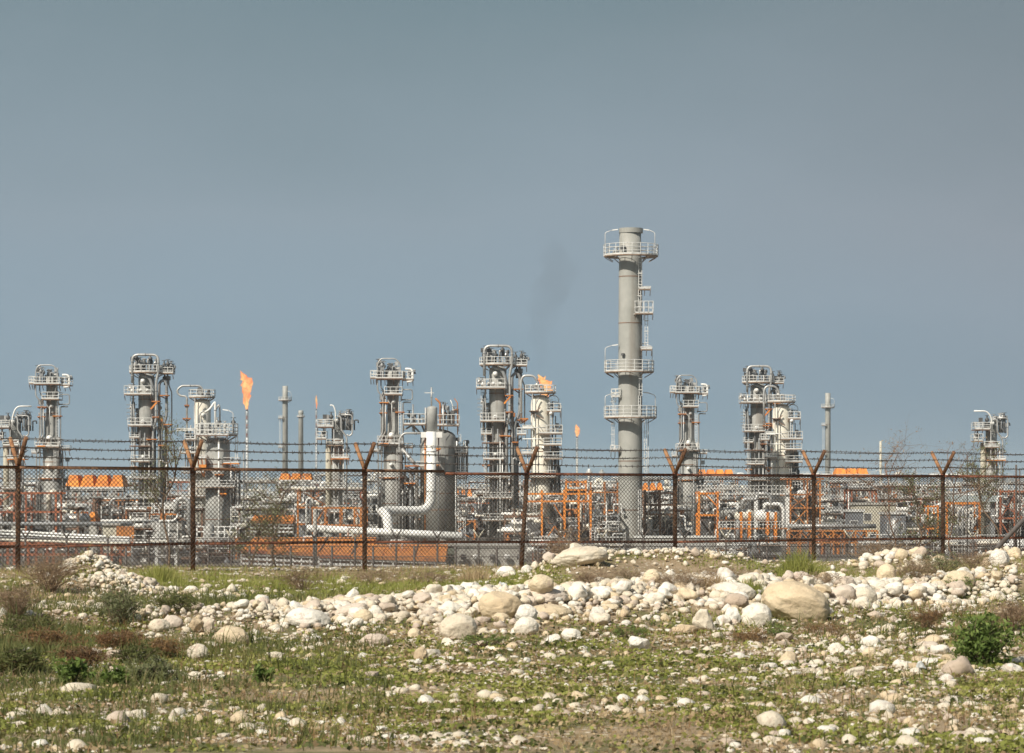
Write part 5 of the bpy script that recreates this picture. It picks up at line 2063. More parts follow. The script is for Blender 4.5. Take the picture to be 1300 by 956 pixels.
BOULD = [  # cx, base py, w px, h px, angular, material, tilt, label
    (1016, 789, 88, 46, 0, M_tan, .30, 'largest tan boulder, lying tilted in the long stone heap at right'),
    (736, 719, 64, 24, 0, M_stone, -.12, 'long pale boulder on the crest of the ground right of the fourth fence post'),
    (693, 751, 30, 21, 0, M_tan, .05, 'small rounded boulder balanced on top of a flat one in the heap'),
    (687, 770, 56, 23, 0, M_pink, -.05, 'flat brownish boulder with a small round one balanced on it'),
    (700, 784, 46, 16, 0, M_tan, .08, 'flat tan slab below the balanced boulders'),
    (636, 786, 50, 34, 0, M_tan, .1, 'big rounded tan boulder left of the balanced boulders'),
    (583, 813, 48, 32, 0, M_stone, 0, 'big rough round boulder at the front foot of the heap, below the centre'),
    (1219, 751, 38, 26, 0, M_tan, 0, 'broad round tan boulder in the right part of the heap below the seventh fence post'),
    (1127, 740, 25, 23, 0, M_tan, 0, 'ball-shaped tan boulder on the crest of the right part of the heap'),
    (1112, 753, 29, 17, 0, M_stone, .1, 'cream oval boulder just below the ball-shaped one'),
    (1145, 712, 16, 15, 0, M_tan, 0, 'round tan stone high up beside the bushes at right'),
    (1270, 720, 24, 22, 0, M_white_st, 0, 'pale boulder at far right in front of the fence'),
    (1289, 709, 16, 14, 0, M_tan, 0, 'round tan stone nearest the right end of the fence'),
    (1252, 722, 11, 11, 0, M_tan, 0, 'small yellow-tan stone left of the pale boulder at far right'),
    (1072, 764, 34, 20, 0, M_pink, -.25, 'brownish tilted boulder just right of the largest boulder'),
    (1098, 768, 30, 22, 0, M_stone, .1, 'cream boulder two stones right of the largest boulder'),
    (963, 797, 38, 30, 0, M_stone, 0, 'round cream boulder just left of the largest boulder'),
    (930, 762, 54, 22, 0, M_stone, .05, 'long cream slab on top of the heap left of the largest boulder'),
    (935, 773, 30, 19, 0, M_pink, 0, 'brownish stone under the long cream slab'),
    (895, 804, 30, 28, 1, M_stone, .2, 'angular pointed cream block at the front of the heap'),
    (931, 791, 20, 22, 1, M_white_st, 0, 'rough white block between the angular block and the round cream boulder'),
    (598, 757, 26, 22, 1, M_white_st, .3, 'angular white rock standing alone behind the heap'),
    (668, 729, 17, 12, 1, M_white_st, 0, 'small angular white rock at the foot of the fourth fence post'),
    (642, 733, 22, 14, 0, M_white_st, 0, 'low white stone left of the fourth fence post'),
    (636, 752, 14, 14, 1, M_blue, 0, 'small bluish white rock left of the balanced boulders'),
    (475, 821, 34, 16, 0, M_pink, 0, 'flat brownish stone at the foot of the left part of the heap'),
    (444, 785, 44, 17, 0, M_pink, -.3, 'long brown tilted stone on top of the left part of the heap'),
    (390, 797, 50, 24, 0, M_white_st, .1, 'wide pale boulder in the left part of the heap'),
    (461, 792, 22, 18, 0, M_tan, .1, 'tan stone beside the long brown tilted stone'),
    (534, 840, 22, 19, 1, M_tan, .1, 'angular orange-tan stone lying in the grass before the heap'),
    (526, 812, 16, 14, 0, M_tan, .1, 'small reddish tan stone in the heap above the angular orange one'),
    (246, 803, 20, 20, 1, M_tan, .1, 'angular tan stone, left of a pair standing in the left end of the heap'),
    (263, 803, 18, 22, 1, M_stone, -.1, 'angular cream stone, right of a pair standing in the left end of the heap'),
    (293, 820, 40, 24, 0, M_tan, .15, 'bulky tan boulder near the left end of the heap'),
    (218, 799, 26, 17, 0, M_pink, .1, 'rounded brownish stone near the left tip of the heap'),
    (201, 802, 24, 16, 0, M_stone, -.1, 'rounded cream stone at the left tip of the heap'),
    (250, 838, 24, 20, 0, M_stone, 0, 'cream stone in the grass below the left end of the heap'),
    (197, 778, 21, 9, 1, M_blue, 0, 'flat pale blue stone left of the heap'),
    (4, 785, 12, 15, 1, M_white_st, 0, 'white stone cut by the left edge of the view'),
    (37, 784, 12, 9, 0, M_stone, 0, 'small cream stone near the left edge'),
    (120, 833, 18, 8, 0, M_stone, 0, 'flat cream stone in the dark weeds at left'),
    (242, 753, 17, 9, 0, M_stone, 0, 'cream stone in the green grass below the second fence post'),
    (84, 778, 12, 9, 0, M_pink, 0, 'small greyish stone left of the green shrub at left'),
    (725, 812, 22, 14, 0, M_stone, 0, 'cream stone at the front foot of the heap right of centre'),
    (812, 827, 34, 20, 1, M_white_st, 0, 'greyish white block in the grass before the heap at centre right'),
    (870, 806, 30, 12, 0, M_tan, -.1, 'flat tan stone at the front foot of the heap left of the angular block'),
    (866, 756, 26, 16, 0, M_tan, 0, 'tan oval stone on top of the heap at centre right'),
    (812, 753, 18, 15, 0, M_stone, 0, 'round cream stone on the crest of the heap at centre'),
    (760, 792, 22, 24, 1, M_white_st, 0, 'upright white stone in the middle of the heap'),
    (668, 806, 28, 22, 0, M_stone, 0, 'round cream boulder low in the heap below the flat slab'),
    (668, 790, 26, 22, 0, M_white_st, 0, 'round whitish boulder between the flat slab and the big tan boulder'),
    (1098, 834, 16, 16, 1, M_white_st, 0, 'pale stone lying in the grass before the right part of the heap'),
    (964, 820, 18, 17, 1, M_white_st, 0, 'white stone in the grass below the round cream boulder'),
    (247, 863, 16, 12, 1, M_stone, 0, 'pale stone at the bottom of the grass at left'),
    (1170, 852, 12, 12, 1, M_blue, 0, 'bluish white stone in the grass at bottom right'),
    (1148, 852, 14, 12, 1, M_stone, 0, 'cream stone beside the bluish white one at bottom right'),
    (1135, 745, 0, 0, 0, M_stone, 0, ''),
]
for k, (cx_, by, w_, h_, an, m_, ti, lb) in enumerate(BOULD):
    if w_ == 0: continue
    x, y = hit(cx_, by)
    fl = (59.6 + .6264 * 10.3) / (1 - .6264 * x / y) - 1.2
    if y > fl: x, y = x / y * fl, fl
    if cx_ == 693: x, y = hit(687, 770)
    sc_ = y / F
    z = CAMZ + (HOR - (by - h_ * .44)) * sc_
    o = stone('boulder', lb, x, y + w_ * sc_ * .3, z, w_ * sc_ * 1.04, h_ * sc_ * 1.08, w_ * sc_ * .8, m_, bool(an), k % (7 if an else 8), rot=RS.uniform(-.25, .25), tilt=ti, cat='boulder')
    if cx_ == 693: o.location.y -= .05
    PLACED.append((o.location.x, o.location.y, w_ * sc_ * .5))

# cobbles: candidates in the heaps, the biggest are things, the rest one mass of rubble
def heap_cobbles():
    out = []
    R = random.Random(17)
    for _ in range(6200):
        px = R.uniform(165, 1290)
        t = (px - 650) / F
        x = t * 36
        yc, hh = heap_line(np.array([x]))
        yc = float(yc[0])
        y = yc + R.gauss(-.45, 1.25)
        x = t * y
        if px < 330 and R.random() < .5: continue
        dens = 1.0 if 330 < px < 1130 else .6
        if abs(y - yc) > 1.7 and R.random() < .7: continue
        if R.random() > dens: continue
        s_ = min(.22, R.lognormvariate(-2.42, .42)) * (.75 if px < 420 else 1)
        out.append((x, y, s_, R.uniform(.0, .10) if abs(y - yc) < 1.2 else 0, 'heap'))
    for (px, py, sx, sy, n, sm, zn) in ((112, 745, .62, 1.9, 1100, .068, 'left'), (160, 758, .6, 1.8, 520, .062, 'left'), (85, 780, 1.1, 2.0, 520, .06, 'lfront'),
                                   (735, 736, .55, 1.8, 60, .13, 'crest'), (840, 731, 1.45, 2.3, 1250, .08, 'crest'), (715, 735, .9, 2.4, 520, .07, 'crest'),
                                   (1140, 727, .8, 2.2, 160, .11, 'right'), (1280, 722, .6, 2.0, 50, .12, 'right'), (940, 725, .8, 2.0, 90, .1, 'crest'),
                                   (270, 755, 1.0, 3.0, 60, .09, 'grass'), (480, 738, 2.2, 3.0, 40, .09, 'grass'), (1050, 742, 1.4, 2.4, 60, .08, 'grass')):
        bx, by = gp(px, py)
        for _ in range(n):
            out.append((bx + R.gauss(0, sx * .62), by + R.gauss(0, sy * .6), min(.3, sm * R.lognormvariate(0, .42)), R.uniform(0, .06), zn))
    for _ in range(900):
        px = R.gauss(1090, 110); py = R.uniform(790, 866)
        x, y = gp(px, py)
        out.append((x, y, .055 * R.lognormvariate(0, .5), -.01, 'front'))
    for _ in range(4200):
        py = R.uniform(795, 955); px = R.uniform(-10, 1310)
        x, y = gp(px, py)
        if vnoise(np.array([x]), np.array([y]), 1.3, 5)[0] < .38: continue
        out.append((x, y, .05 * R.lognormvariate(0, .45), -.01, 'front'))
    for _ in range(500):
        py = R.uniform(727, 790); px = R.uniform(-10, 1310)
        x, y = gp(px, py)
        out.append((x, y, .06 * R.lognormvariate(0, .45), -.01, 'back'))
    return out


cob = heap_cobbles()
cob = [c for c in cob if not any((c[0] - a) ** 2 + (c[1] - b_) ** 2 < (r_ * .75) ** 2 for a, b_, r_ in PLACED)]
ZL = {'heap': 'cobble piled in the long stone heap across the foreground', 'left': 'cobble in the small steep pile at left in front of the fence',
      'lfront': 'cobble on the bare ground near the left edge', 'crest': 'cobble on the stony crest beside the long pale boulder',
      'right': 'cobble in the pile below the bare branches at right', 'grass': 'cobble lying in the grass between heap and fence',
      'front': 'stone lying in the short grass before the heap', 'back': 'stone lying scattered behind the heap'}
vis = [c for c in cob if abs(c[0] / c[1] * F) < 655 and (c[1] > 24.6)]
vis.sort(key=lambda c: -c[2] / c[1])
big = set(id(c) for c in vis[:240])
sv, sf = [], []
lowr = []
for i in range(5):
    me = rock_mesh('low', 300 + i, i % 2 == 0, 2)
    lowr.append((np.array([v.co[:] for v in me.vertices]), np.array([p.vertices[:] for p in me.polygons])))
off = {M_stone.name: 0, M_tan.name: 0, M_white_st.name: 0, M_pink.name: 0}
acc = {k: ([], []) for k in off}
matn = {'cream': M_stone, 'tan': M_tan, 'white': M_white_st, 'brownish': M_pink}
for c in cob:
    x, y, s_, dz, zn = c
    z = zat(x, y)
    cn = RS.choices(['cream', 'white', 'tan', 'brownish'], [50, 22, 16, 12])[0]
    m_ = matn[cn]
    an = RS.random() < (.25 if zn == 'heap' else .45)
    w_ = s_ * RS.uniform(.9, 1.35); h_ = s_ * RS.uniform(.6, .95); d_ = s_ * RS.uniform(.8, 1.2)
    if id(c) in big:
        if zn == 'heap': ZN = ['left end of the long stone heap', 'middle of the long stone heap', 'right end of the long stone heap'][(x / y * F + 650 > 560) + (x / y * F + 650 > 1060)]
        lb = '%s %s cobble in the %s' % (cn, 'angular' if an else 'rounded', ZN) if zn == 'heap' else '%s %s %s' % (cn, 'angular' if an else 'rounded', ZL[zn])
        stone('cobble', lb, x, y, z + h_ * .30 + dz, w_, h_, d_, m_, an, group=lb.replace('cobble', 'cobbles').replace('stone lying', 'stones lying'), rot=RS.uniform(-3, 3), tilt=RS.uniform(-.35, .35))
    else:
        V_, Fc = lowr[RS.randrange(5)]
        an_ = RS.uniform(0, 6.28); ca, sa = math.cos(an_), math.sin(an_)
        q_ = V_ * np.array([w_, d_, h_]) / 1.86
        q_ = np.stack([q_[:, 0] * ca - q_[:, 1] * sa, q_[:, 0] * sa + q_[:, 1] * ca, q_[:, 2]], -1) + np.array([x, y, z + h_ * .22 + dz])
        acc[m_.name][0].append(q_); acc[m_.name][1].append(Fc + off[m_.name])
        off[m_.name] += len(q_)
# fine chippings
R2 = np.random.default_rng(5)
_m = rock_mesh('chip', 5, True, 1)
tet = np.array([v.co[:] for v in _m.vertices]) * np.array([1, .8, .6])
tf = np.array([p.vertices[:] for p in _m.polygons])
NT = len(tet)
N = 30000
py = R2.uniform(705, 955, N * 2); d_ = CAMZ * F / (py - HOR)
keep = R2.random(N * 2) < np.clip((d_ / 60) ** 1.0, .25, 1)
py = py[keep][:N]; d_ = d_[keep][:N]; n_ = len(d_)
xx = (R2.uniform(-20, 1320, n_) - 650) / F * d_
k_ = (vnoise(xx, d_, 1.7, 8) * .6 + vnoise(xx, d_, .5, 9) * .4) > .47
xx, d_ = xx[k_], d_[k_]
zz = gz(xx, d_)
sz = R2.lognormal(-3.85, .5, len(xx)) * np.clip(d_ / 28, .7, 1.5)
an_ = R2.uniform(0, 6.28, len(xx))
q_ = tet[None] * sz[:, None, None]
qx = q_[..., 0] * np.cos(an_)[:, None] - q_[..., 1] * np.sin(an_)[:, None] + xx[:, None]
qy = q_[..., 0] * np.sin(an_)[:, None] + q_[..., 1] * np.cos(an_)[:, None] + d_[:, None]
qz = q_[..., 2] * .7 + zz[:, None] + sz[:, None] * .35 + .006
vv = np.stack([qx, qy, qz], -1)
for k, (nm, m_) in enumerate((('cream', M_stone), ('white', M_white_st), ('brown', M_pink))):
    sub = vv[k::3]
    ff = tf[None] + (np.arange(len(sub)) * NT)[:, None, None]
    g_ = np_mesh('gravel', sub.reshape(-1, 3), ff.reshape(-1, 3), m_, False)
    tag(g_, 'fine %s stone chippings strewn over the foreground' % nm, 'gravel', None, 'stuff')
for nm, (a, b_) in acc.items():
    if a:
        g_ = np_mesh('rubble', np.concatenate(a), np.concatenate(b_), bpy.data.materials[nm], True)
        tag(g_, 'small %s rubble filling the stone heaps' % nm.replace('_', ' '), 'rubble', None, 'stuff')


# ================================================================== grass and weeds
def leaf_mat(name, c1, c2, c3, scale=.9, transl=.25):
    m = bpy.data.materials.new(name)
    m.use_nodes = True
    nt = m.node_tree
    L = nt.links.new
    b = nt.nodes['Principled BSDF']
    b.inputs['Roughness'].default_value = .65
    b.inputs['Specular IOR Level'].default_value = .2
    g = nn(nt, 'ShaderNodeNewGeometry')
    n1 = nn(nt, 'ShaderNodeTexNoise')
    n1.inputs['Scale'].default_value = scale
    n1.inputs['Detail'].default_value = 5
    L(g.outputs['Position'], n1.inputs['Vector'])
    ad = nn(nt, 'ShaderNodeMath', operation='MULTIPLY_ADD')
    L(g.outputs['Random Per Island'], ad.inputs[0]); ad.inputs[1].default_value = .45
    mu = nn(nt, 'ShaderNodeMath', operation='MULTIPLY_ADD')
    L(n1.outputs['Fac'], mu.inputs[0]); mu.inputs[1].default_value = 1.6; mu.inputs[2].default_value = -.55
    L(mu.outputs[0], ad.inputs[2])
    rp = nn(nt, 'ShaderNodeValToRGB')
    rp.color_ramp.elements[0].color = (*c1, 1); rp.color_ramp.elements[1].color = (*c3, 1)
    e = rp.color_ramp.elements.new(.5); e.color = (*c2, 1)
    L(ad.outputs[0], rp.inputs[0])
    L(rp.outputs[0], b.inputs['Base Color'])
    tr = nn(nt, 'ShaderNodeBsdfTranslucent')
    L(rp.outputs[0], tr.inputs['Color'])
    ms = nn(nt, 'ShaderNodeMixShader')
    ms.inputs[0].default_value = transl
    L(b.outputs[0], ms.inputs[1]); L(tr.outputs[0], ms.inputs[2])
    L(ms.outputs[0], [n for n in nt.nodes if n.type == 'OUTPUT_MATERIAL'][0].inputs['Surface'])
    return m


M_grass = leaf_mat('green_grass', (.125, .15, .032), (.24, .26, .06), (.39, .37, .13))
M_dry = leaf_mat('dry_grass', (.24, .165, .09), (.38, .28, .16), (.54, .44, .27))
M_red = leaf_mat('reddish_weed', (.12, .065, .035), (.23, .135, .06), (.33, .23, .10))
M_bush = leaf_mat('bush_leaf', (.06, .10, .025), (.13, .19, .045), (.26, .31, .10))
M_olive = leaf_mat('olive_leaf', (.10, .115, .055), (.19, .205, .10), (.30, .31, .18))
M_drybush = leaf_mat('dry_bush_twig', (.18, .12, .075), (.32, .23, .15), (.45, .36, .24))
M_twig = mat('twig_bark', (.20, .14, .095), (.11, .08, .055), .9, 0, 6)
M_dkgrass = leaf_mat('dark_weed', (.06, .075, .025), (.12, .135, .045), (.21, .18, .07))


def blades(n, pyr, pxr, hmean, wd, m, name, label, dens, seed, lean=1.1, cat='grass', ymax=1e9, hvar=.35):
    R = np.random.default_rng(seed)
    M = n * 3
    d0 = CAMZ * F / (pyr[1] - HOR); d1 = CAMZ * F / (pyr[0] - HOR)
    y = d0 + (d1 - d0) * R.random(M) ** .9
    x = (R.uniform(pxr[0], pxr[1], M) - 650) / F * y
    # clump a little
    x = x + R.normal(0, .03, M); y = y + R.normal(0, .03, M)
    px = x / y * F + 650; py = HOR + (CAMZ - 0) / y * F
    p = dens(x, y, px, py)
    k = R.random(M) < p
    x, y = x[k][:n], y[k][:n]
    n = len(x)
    z = gz(x, y)
    h = hmean * R.lognormal(0, hvar, n) * (.55 + .9 * vnoise(x, y, .9, seed + 3))
    a = R.uniform(0, 2 * np.pi, n)
    wv = np.stack([np.cos(a), np.sin(a) * .5, np.zeros(n)], -1) * (wd * .62 * (1 + y / 38) * R.uniform(.7, 1.3, n))[:, None] * .5
    la = R.uniform(0, 2 * np.pi, n)
    le = np.stack([np.cos(la), np.sin(la), np.zeros(n)], -1) * (h * lean * R.random(n))[:, None]
    b0 = np.stack([x, y, z - .01], -1)
    mid = b0 + le * .3 + np.array([0, 0, 1]) * (h * .55)[:, None]
    tip = b0 + le + np.array([0, 0, 1]) * (h * .95)[:, None]
    V = np.stack([b0 - wv, b0 + wv, mid + wv * .75, mid - wv * .75, tip + wv * .12, tip - wv * .12], 1).reshape(-1, 3)
    f = np.array([[0, 1, 2, 3], [3, 2, 4, 5]])[None] + (np.arange(n) * 6)[:, None, None]
    o = np_mesh(name, V, f.reshape(-1, 4), m, True)
    return tag(o, label, cat, None, 'stuff')


def g2(px, py, cx, cy, sx, sy):
    return np.exp(-((px - cx) / sx) ** 2 - ((py - cy) / sy) ** 2)


def offheap(x, y):
    yc, hh = heap_line(x)
    u = (y - yc + .5) / 1.7
    on = np.exp(-(u ** 4)) * np.clip((x + 4.6) * .8, 0, 1)
    # stony crest piles
    for px, py, sx, sy in ((112, 745, .75, 2.2), (155, 757, .7, 1.8), (840, 733, 1.0, 1.5), (1140, 727, .6, 1.5)):
        bx, by = gp(px, py)
        on = np.maximum(on, .85 * np.exp(-((x - bx) / sx) ** 2 - ((y - by) / sy) ** 2))
    return 1 - .97 * on


def d_green(x, y, px, py):
    n = vnoise(x, y, 1.1, 31) * .6 + vnoise(x, y, .45, 32) * .4
    base = np.clip((n - .38) * 4, 0.04, 1)
    zone = .35 + 1.6 * g2(px, py, 330, 752, 190, 24) + .5 * g2(px, py, 1200, 735, 90, 14) + .6 * g2(px, py, 560, 738, 120, 14) \
        + .8 * sstep(805, 845, py) + .6 * g2(px, py, 1020, 730, 50, 14)
    zone = zone * (1 - .85 * g2(px, py, 70, 778, 85, 18)) * (1 - .5 * g2(px, py, 1080, 820, 130, 25))
    return np.clip(base * zone * offheap(x, y), 0, 1)


def d_dry(x, y, px, py):
    n = vnoise(x, y, 1.3, 41) * .6 + vnoise(x, y, .5, 42) * .4
    base = np.clip((n - .42) * 4, 0.02, 1)
    zone = .35 + .9 * g2(px, py, 50, 740, 90, 20) + .8 * g2(px, py, 500, 735, 110, 14) + 1.0 * g2(px, py, 850, 752, 110, 12) \
        + .8 * g2(px, py, 1080, 745, 90, 14) + .5 * g2(px, py, 1000, 850, 200, 25) + .6 * g2(px, py, 60, 775, 90, 20)
    return np.clip(base * zone * offheap(x, y), 0, 1)


def d_red(x, y, px, py):
    n = vnoise(x, y, .8, 51)
    base = np.clip((n - .5) * 4, 0, 1)
    zone = .12 + .9 * g2(px, py, 110, 810, 120, 22) + .7 * g2(px, py, 1080, 795, 150, 14) + .6 * g2(px, py, 820, 800, 80, 12) + .4 * g2(px, py, 1190, 785, 50, 12)
    return np.clip(base * zone, 0, 1)


def d_dark(x, y, px, py):
    n = vnoise(x, y, .7, 61)
    base = np.clip((n - .3) * 3, 0, 1)
    zone = 1.0 * g2(px, py, 60, 830, 150, 38) + .15 + .6 * g2(px, py, 1210, 790, 80, 20) + .4 * g2(px, py, 250, 780, 90, 14)
    return np.clip(base * zone * offheap(x, y), 0, 1)


blades(110000, (722, 962), (-30, 1330), .036, .006, M_grass, 'green_grass', 'short green grass growing between the stones', d_green, 1)
blades(60000, (724, 800), (-30, 1330), .09, .007, M_grass, 'green_grass', 'longer green grass between the heap and the fence', d_green, 2)
blades(56000, (718, 962), (-30, 1330), .065, .006, M_dry, 'dry_grass', 'straw coloured dry grass between stones and fence', d_dry, 3, .9)
blades(20000, (770, 962), (-30, 1330), .08, .008, M_red, 'reddish_weeds', 'low reddish brown weeds at the foot of the heap', d_red, 4, .8, 'weeds')
blades(32000, (755, 962), (-30, 500), .12, .010, M_dkgrass, 'dark_weeds', 'dark green-brown weeds at bottom left', d_dark, 5, .8, 'weeds')
blades(9000, (755, 962), (900, 1330), .10, .010, M_dkgrass, 'dark_weeds', 'dark green weeds round the leafy bush at right', d_dark, 6, .8, 'weeds')


# flat leaves of clover and creeping weeds, matted close to the soil
def mat_cover(n, pyr, m, label, dens, seed, sz=.014):
    R = np.random.default_rng(seed)
    M = n * 3
    d0 = CAMZ * F / (pyr[1] - HOR); d1 = CAMZ * F / (pyr[0] - HOR)
    y = d0 + (d1 - d0) * R.random(M)
    x = (R.uniform(-30, 1330, M) - 650) / F * y
    k = R.random(M) < dens(x, y, x / y * F + 650, HOR + CAMZ / y * F)
    x, y = x[k][:n], y[k][:n]
    n = len(x)
    hh = .012 + .05 * vnoise(x, y, .6, seed) ** 2 * R.random(n) ** .7
    c = np.stack([x, y, gz(x, y) + hh], -1)
    u = R.normal(0, 1, (n, 3)) * np.array([1, 1, .45]); u /= np.linalg.norm(u, axis=1)[:, None]
    v = np.cross(u, R.normal(0, 1, (n, 3))); v /= np.linalg.norm(v, axis=1)[:, None]
    s_ = sz * R.uniform(.5, 1.5, n)[:, None] * (1 + y / 60)[:, None]
    V = np.stack([c - u * s_, c + v * s_ * .6, c + u * s_, c - v * s_ * .6], 1).reshape(-1, 3)
    return tag(np_mesh('ground_cover', V, np.arange(n * 4).reshape(-1, 4), m, False), label, 'weeds', None, 'stuff')


mat_cover(90000, (735, 962), M_grass, 'low green clover and creeping weeds matted over the soil', d_green, 201)
mat_cover(36000, (745, 962), M_dry, 'dead straw and dry leaf litter matted over the soil', lambda x, y, px, py: .25 + .75 * d_dry(x, y, px, py), 202)
mat_cover(45000, (780, 962), M_dkgrass, 'dark matted weeds at bottom left', d_dark, 203, .018)


def crest(x, y, px, py):
    n = vnoise(x, y, .9, 71)
    return np.clip((n - .35) * 3, 0.05, 1)


# rough growth on the crest under and just behind the fence
def crest_blades(n, y0, y1, h, m, name, label, seed, dens):
    R = np.random.default_rng(seed)
    y = R.uniform(y0, y1, n * 2)
    x = (R.uniform(-30, 1330, n * 2) - 650) / F * y
    px = x / y * F + 650
    k = R.random(n * 2) < dens(px) * np.clip((vnoise(x, y, 1.1, seed) - .3) * 3, .05, 1)
    x, y = x[k][:n], y[k][:n]
    n = len(x)
    z = gz(x, y)
    h = h * R.lognormal(0, .35, n)
    a = R.uniform(0, 6.28, n)
    wv = np.stack([np.cos(a), np.sin(a) * .5, np.zeros(n)], -1) * .009 * R.uniform(.6, 1.3, n)[:, None] * .5
    la = R.uniform(0, 6.28, n)
    le = np.stack([np.cos(la), np.sin(la), np.zeros(n)], -1) * (h * .6 * R.random(n))[:, None]
    b0 = np.stack([x, y, z - .01], -1)
    mid = b0 + le * .3 + np.array([0, 0, 1]) * (h * .55)[:, None]
    tip = b0 + le + np.array([0, 0, 1]) * (h * .95)[:, None]
    V = np.stack([b0 - wv, b0 + wv, mid + wv * .75, mid - wv * .75, tip + wv * .12, tip - wv * .12], 1).reshape(-1, 3)
    f = np.array([[0, 1, 2, 3], [3, 2, 4, 5]])[None] + (np.arange(n) * 6)[:, None, None]
    tag(np_mesh(name, V, f.reshape(-1, 4), m, True), label, 'grass', None, 'stuff')


crest_blades(16000, 54, 72, .09, M_dry, 'dry_grass', 'dry brown grass along the foot of the fence', 91,
             lambda px: np.clip(.45 + .6 * g2(px, 0, 560, 0, 80, 9) + .7 * g2(px, 0, 20, 0, 80, 9) + .6 * g2(px, 0, 780, 0, 60, 9) + .5 * g2(px, 0, 1230, 0, 60, 9), 0, 1))
crest_blades(16000, 52, 72, .08, M_grass, 'green_grass', 'green grass along the foot of the fence', 92,
             lambda px: np.clip(.35 + .8 * g2(px, 0, 250, 0, 90, 9) + .8 * g2(px, 0, 1010, 0, 50, 9) + .7 * g2(px, 0, 1180, 0, 60, 9), 0, 1))


# ------------------------------------------------------------------ bushes and shrubs
def bush(name, label, cat, px, base, wpx, hpx, mleaf, seed, n=900, leaf=.03, stems=22, twiggy=False, d=None, flat=.7, gap=.35, group=None, z0=None, narrow=1.0, leafy=True):
    R = random.Random(seed)
    if d is None:
        x, y = hit(px, base)
        z = zat(x, y)
    else:
        p = P(px, base, d); x, y, z = p.x, p.y, p.z if z0 is None else z0
    k = F / y
    W = wpx / k / 2; H = hpx / k
    root = thing(name, label, cat, (x, y, z), 0, group)
    st = MB()
    tips = []
    for i in range(stems):
        an = R.uniform(0, 6.28)
        rr = R.uniform(.15, 1) ** .7
        e = Vector((math.cos(an) * W * rr, math.sin(an) * W * .8 * rr, H * math.sqrt(max(.05, 1 - (rr * flat) ** 2)) * R.uniform(.55, 1.15)))
        b0 = Vector((R.uniform(-.12, .12) * W, R.uniform(-.12, .12) * W, -.03))
        m1 = b0.lerp(e, .5) + Vector((R.uniform(-.12, .12) * W, R.uniform(-.1, .1) * W, H * .08))
        th = max(.0035, H * .011)
        st.tube([b0, m1, e], [th] * 3 + [th * .75] * 2 + [th * .6] * 2 + [th * .3], 4, bend=H * .3, cap=False)
        tips.append((b0, m1, e))
        for j in range(5 if twiggy else 2):
            f = R.uniform(.35, 1)
            q_ = m1.lerp(e, f)
            q2 = q_ + Vector((R.gauss(0, 1) * W * .28, R.gauss(0, 1) * W * .28, abs(R.gauss(0, 1)) * H * .16))
            st.tube([q_, q2], [th * .5, th * .25], 3, cap=False)
            tips.append((q_, q_.lerp(q2, .5), q2))
    st.build('stem', M_twig if not twiggy else M_drybush, root)
    if leafy:
        nr = np.random.default_rng(seed)
        T = [tips[nr.integers(len(tips))] for _ in range(n)]
        f = nr.random(n) ** .6
        low = nr.random(n) < (.35 if not twiggy else .2)
        c = np.array([np.array(a) * 0 + (np.array(m_) * (1 - q_) + np.array(e) * q_) for (a, m_, e), q_ in zip(T, f)])
        c[low, 2] *= nr.random(low.sum())
        c += nr.normal(0, 1, (n, 3)) * np.array([W, W, H * .6]) * .075
        c[:, 2] = np.maximum(c[:, 2], .01)
        u = nr.normal(0, 1, (n, 3)); u /= np.linalg.norm(u, axis=1)[:, None]
        v = np.cross(u, nr.normal(0, 1, (n, 3))); v /= np.linalg.norm(v, axis=1)[:, None]
        s_ = leaf * nr.uniform(.5, 1.3, n)[:, None]
        V = np.stack([c - u * s_, c + v * s_ * .38 * narrow, c + u * s_, c - v * s_ * .38 * narrow], 1).reshape(-1, 3)
        fc = np.arange(n * 4).reshape(-1, 4)
        o = np_mesh('foliage', V, fc, mleaf, False)
        o.parent = root
    return root


bush('leafy_bush', 'round bright green leafy bush at bottom right', 'bush', 1250, 848, 84, 60, M_bush, 1, 2600, .030, 60)
bush('leafy_bush', 'small bright green plant at the bottom edge near the second fence post', 'bush', 145, 874, 34, 26, M_bush, 2, 500, .034, 14)
bush('leafy_bush', 'small green plant at the bottom left below the dark weeds', 'bush', 92, 872, 44, 30, M_bush, 3, 600, .034, 16)
bush('leafy_bush', 'little green plant beside the pale bottom stone at left', 'bush', 332, 866, 30, 20, M_bush, 4, 350, .03, 12)
bush('shrub', 'dull green shrub left of the pale blue stone', 'shrub', 150, 794, 62, 44, M_olive, 5, 2600, .024, 34, narrow=.6)
bush('shrub', 'low dull green shrub just right of the pale blue stone', 'shrub', 226, 782, 58, 26, M_dkgrass, 6, 1800, .024, 28, narrow=.6)
bush('dry_bush', 'big dry brown bush at left in front of the first fence post', 'bush', 62, 752, 92, 44, M_drybush, 7, 2200, .030, 60, True, narrow=.25)
bush('dry_bush', 'dry grey bush at the left edge', 'bush', 22, 786, 60, 38, M_drybush, 8, 1500, .028, 50, True, narrow=.2)
bush('dry_bush', 'dark reddish brown bush low at left under the dry grey one', 'bush', 60, 830, 80, 28, M_red, 9, 2200, .030, 50, True, narrow=.4)
bush('dry_bush', 'dark reddish brown bush below the dull green shrub', 'bush', 150, 826, 70, 24, M_red, 10, 1800, .028, 44, True, narrow=.4)
bush('dry_bush', 'dark bush at the bottom left corner', 'bush', 22, 858, 70, 30, M_dkgrass, 11, 2200, .032, 44, True, narrow=.5)
bush('dry_bush', 'reddish brown weed bush between the two dark ones at lower left', 'bush', 105, 850, 70, 26, M_red, 51, 1500, .026, 44, True, narrow=.4)
bush('dry_bush', 'reddish weed bush left of the cream stone below the heap end', 'bush', 205, 836, 60, 22, M_red, 52, 1300, .026, 40, True, narrow=.4)
